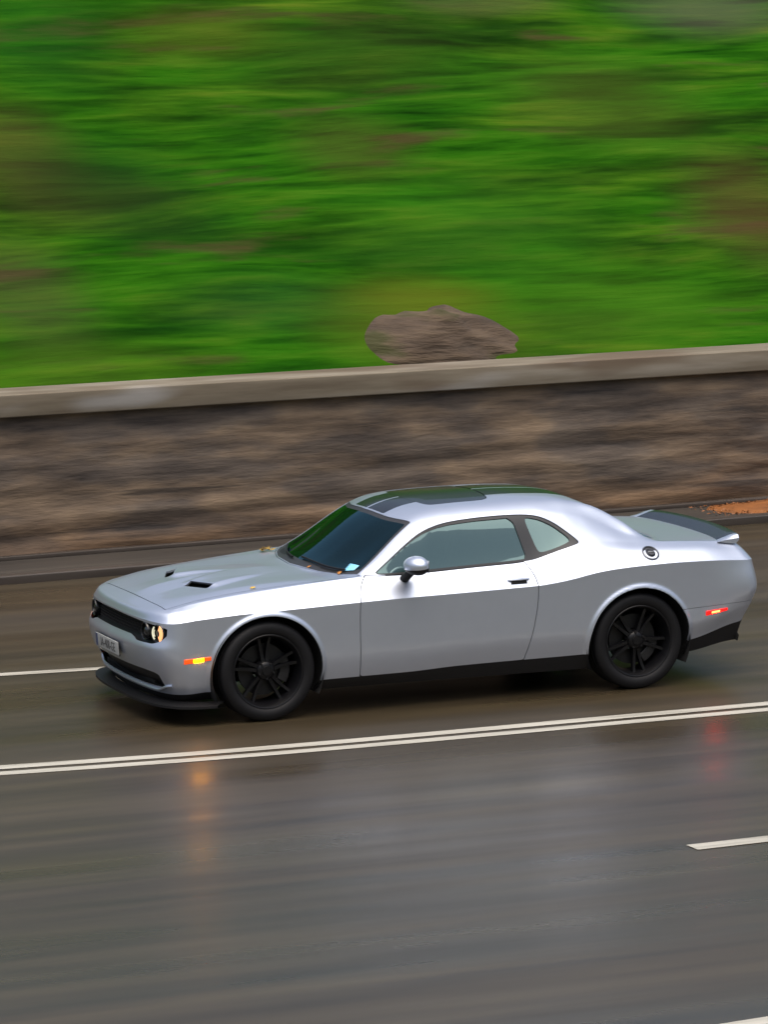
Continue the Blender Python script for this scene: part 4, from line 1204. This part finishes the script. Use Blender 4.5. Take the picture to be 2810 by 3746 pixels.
def make_wheel():
    root = empty('wheel')
    root.parent = car
    tp = [(-.105, .262), (-.118, .270), (-.131, .295), (-.133, .318), (-.126, .342), (-.112, .356), (-.098, .3615)]
    for gz in (-.06, -.01, .04):
        tp += [(gz-.008, .3625), (gz-.006, .355), (gz+.006, .355), (gz+.008, .3625)]
    tp += [(.098, .3615), (.112, .356), (.126, .342), (.133, .318), (.128, .290), (.105, .262)]
    V, F = lathe(tp, 128); meshobj('tyre', V, F, MAT['tyre'], root, sharp=50)
    rp = [(-.100, .264), (-.119, .270), (-.122, .266), (-.119, .258), (-.104, .250), (-.085, .243), (.0, .232), (.10, .236), (.11, .262)]
    V, F = lathe(rp, 96); rim = meshobj('rim', V, F, MAT['rim'], root, sharp=40)
    bm = bmesh.new()
    for k in range(5): spoke_mesh(bm, R(72*k+20), True)
    bmobj('spokes', bm, MAT['rim'], rim, sharp=30)
    V, F = lathe([(-.02, .075), (-.062, .070), (-.078, .055), (-.082, .036), (-.088, .032), (-.090, .0001)], 48); meshobj('hub', V, F, MAT['rim'], rim, sharp=40)
    for k in range(5):
        a2 = R(72*k+56); bm = bmesh.new()
        bmesh.ops.create_cone(bm, cap_ends=True, segments=6, radius1=.010, radius2=.008, depth=.022, matrix=Matrix.Translation((.0575*math.cos(a2), -.076, .0575*math.sin(a2))) @ Matrix.Rotation(R(90), 4, 'X'))
        bmobj('wheel_nut', bm, MAT['disc'], rim)
    V, F = lathe([(.030, .08), (.030, .188), (.002, .188), (.002, .08)], 64, closed=True); meshobj('brake_disc', V, F, MAT['disc'], root, sharp=40)
    bm = bmesh.new()
    for a2 in np.linspace(-28, 28, 9):
        add_box(bm, (.160*math.cos(R(a2)), .010, .160*math.sin(R(a2))), (.075, .085, .034), .006, Matrix.Rotation(-R(a2), 4, 'Y'))
    bmobj('brake_caliper', bm, MAT['caliper'], root)
    return root
w0 = make_wheel()
def copy_tree(o, parent):
    c_ = o.copy(); COL.objects.link(c_); c_.parent = parent
    for ch in list(o.children): copy_tree(ch, c_)
    return c_
wheels = [(0.0, -1, 0), (2.95, -1, 31), (0.0, 1, 12), (2.95, 1, 50)]
for i, (wx, sg, ra) in enumerate(wheels):
    w_ = w0 if i == 0 else copy_tree(w0, car)
    w_.location = (wx, sg*.802, .3615)
    w_.rotation_euler = (0, R(ra), 0) if sg < 0 else (0, R(ra), R(180))

# ------------------------------------------------------------------ leaves stuck on the car (they lie on it: things of their own)
def leaf(name, label, p, nrm, size, mat_, rz, n=1, spread=0.02, group=None):
    bm = bmesh.new(); rng = random.Random(int(1000*abs(p[0]))+n)
    q = Vector((0, 0, 1)).rotation_difference(Vector(nrm)).to_matrix()
    for k in range(n):
        a_ = rz+rng.uniform(-1, 1)*(1.5 if n > 1 else 0)
        o_ = Vector((rng.uniform(-1, 1), rng.uniform(-1, 1), 0.3*k/n))*spread if n > 1 else Vector()
        til = Matrix.Rotation(rng.uniform(-.5, .5) if n > 1 else .08, 3, 'X') @ Matrix.Rotation(rng.uniform(-.4, .4) if n > 1 else 0, 3, 'Y')
        prof_ = [(0, .02), (.18, .22), (.38, .34), (.6, .30), (.82, .14), (1, .01)]
        Ls = []; 
        for t, w in prof_:
            row = []
            for s_ in (-1, 0, 1):
                c_ = Vector(((t-.5)*size, s_*w*size*.8, .12*size*abs(s_)*w+.05*size*math.sin(t*3)))
                c_ = Matrix.Rotation(a_, 3, 'Z') @ (til @ c_)
                row.append(bm.verts.new(q @ (c_+o_)))
            Ls.append(row)
        for i in range(len(Ls)-1):
            for s_ in (0, 1): bm.faces.new((Ls[i][s_], Ls[i+1][s_], Ls[i+1][s_+1], Ls[i][s_+1]))
    o = bmobj(name, bm, mat_, None)
    s2 = o.modifiers.new('thickness', 'SOLIDIFY'); s2.thickness = .001
    o.location = Vector(p)+Vector(nrm)*.006
    return tag(o, label, 'leaf' if n == 1 else 'leaves', group)
h, n_ = top_hit(-.017, -.679); leaf('fallen_leaf', 'single pale yellow leaf stuck on the silver bonnet beside the near fender', h, n_, .055, MAT['leaf_y'], .3)
h, n_ = top_hit(.678, -.621); leaf('fallen_leaf', 'small orange leaf lying in the gap below the near corner of the windscreen', h, n_, .060, MAT['leaf_o'], .9)
h, n_ = top_hit(.575, -.28); leaf('fallen_leaf', 'brown leaf scrap on the wiper cowl under the middle of the windscreen', h, n_, .04, MAT['leaf_o'], .2)
h, n_ = top_hit(.60, .66); leaf('leaf_clump', 'clump of wet yellow leaves caught in the far corner of the windscreen', h+Vector((0, 0, .004)), n_, .042, MAT['leaf_w'], .5, n=16, spread=.055)
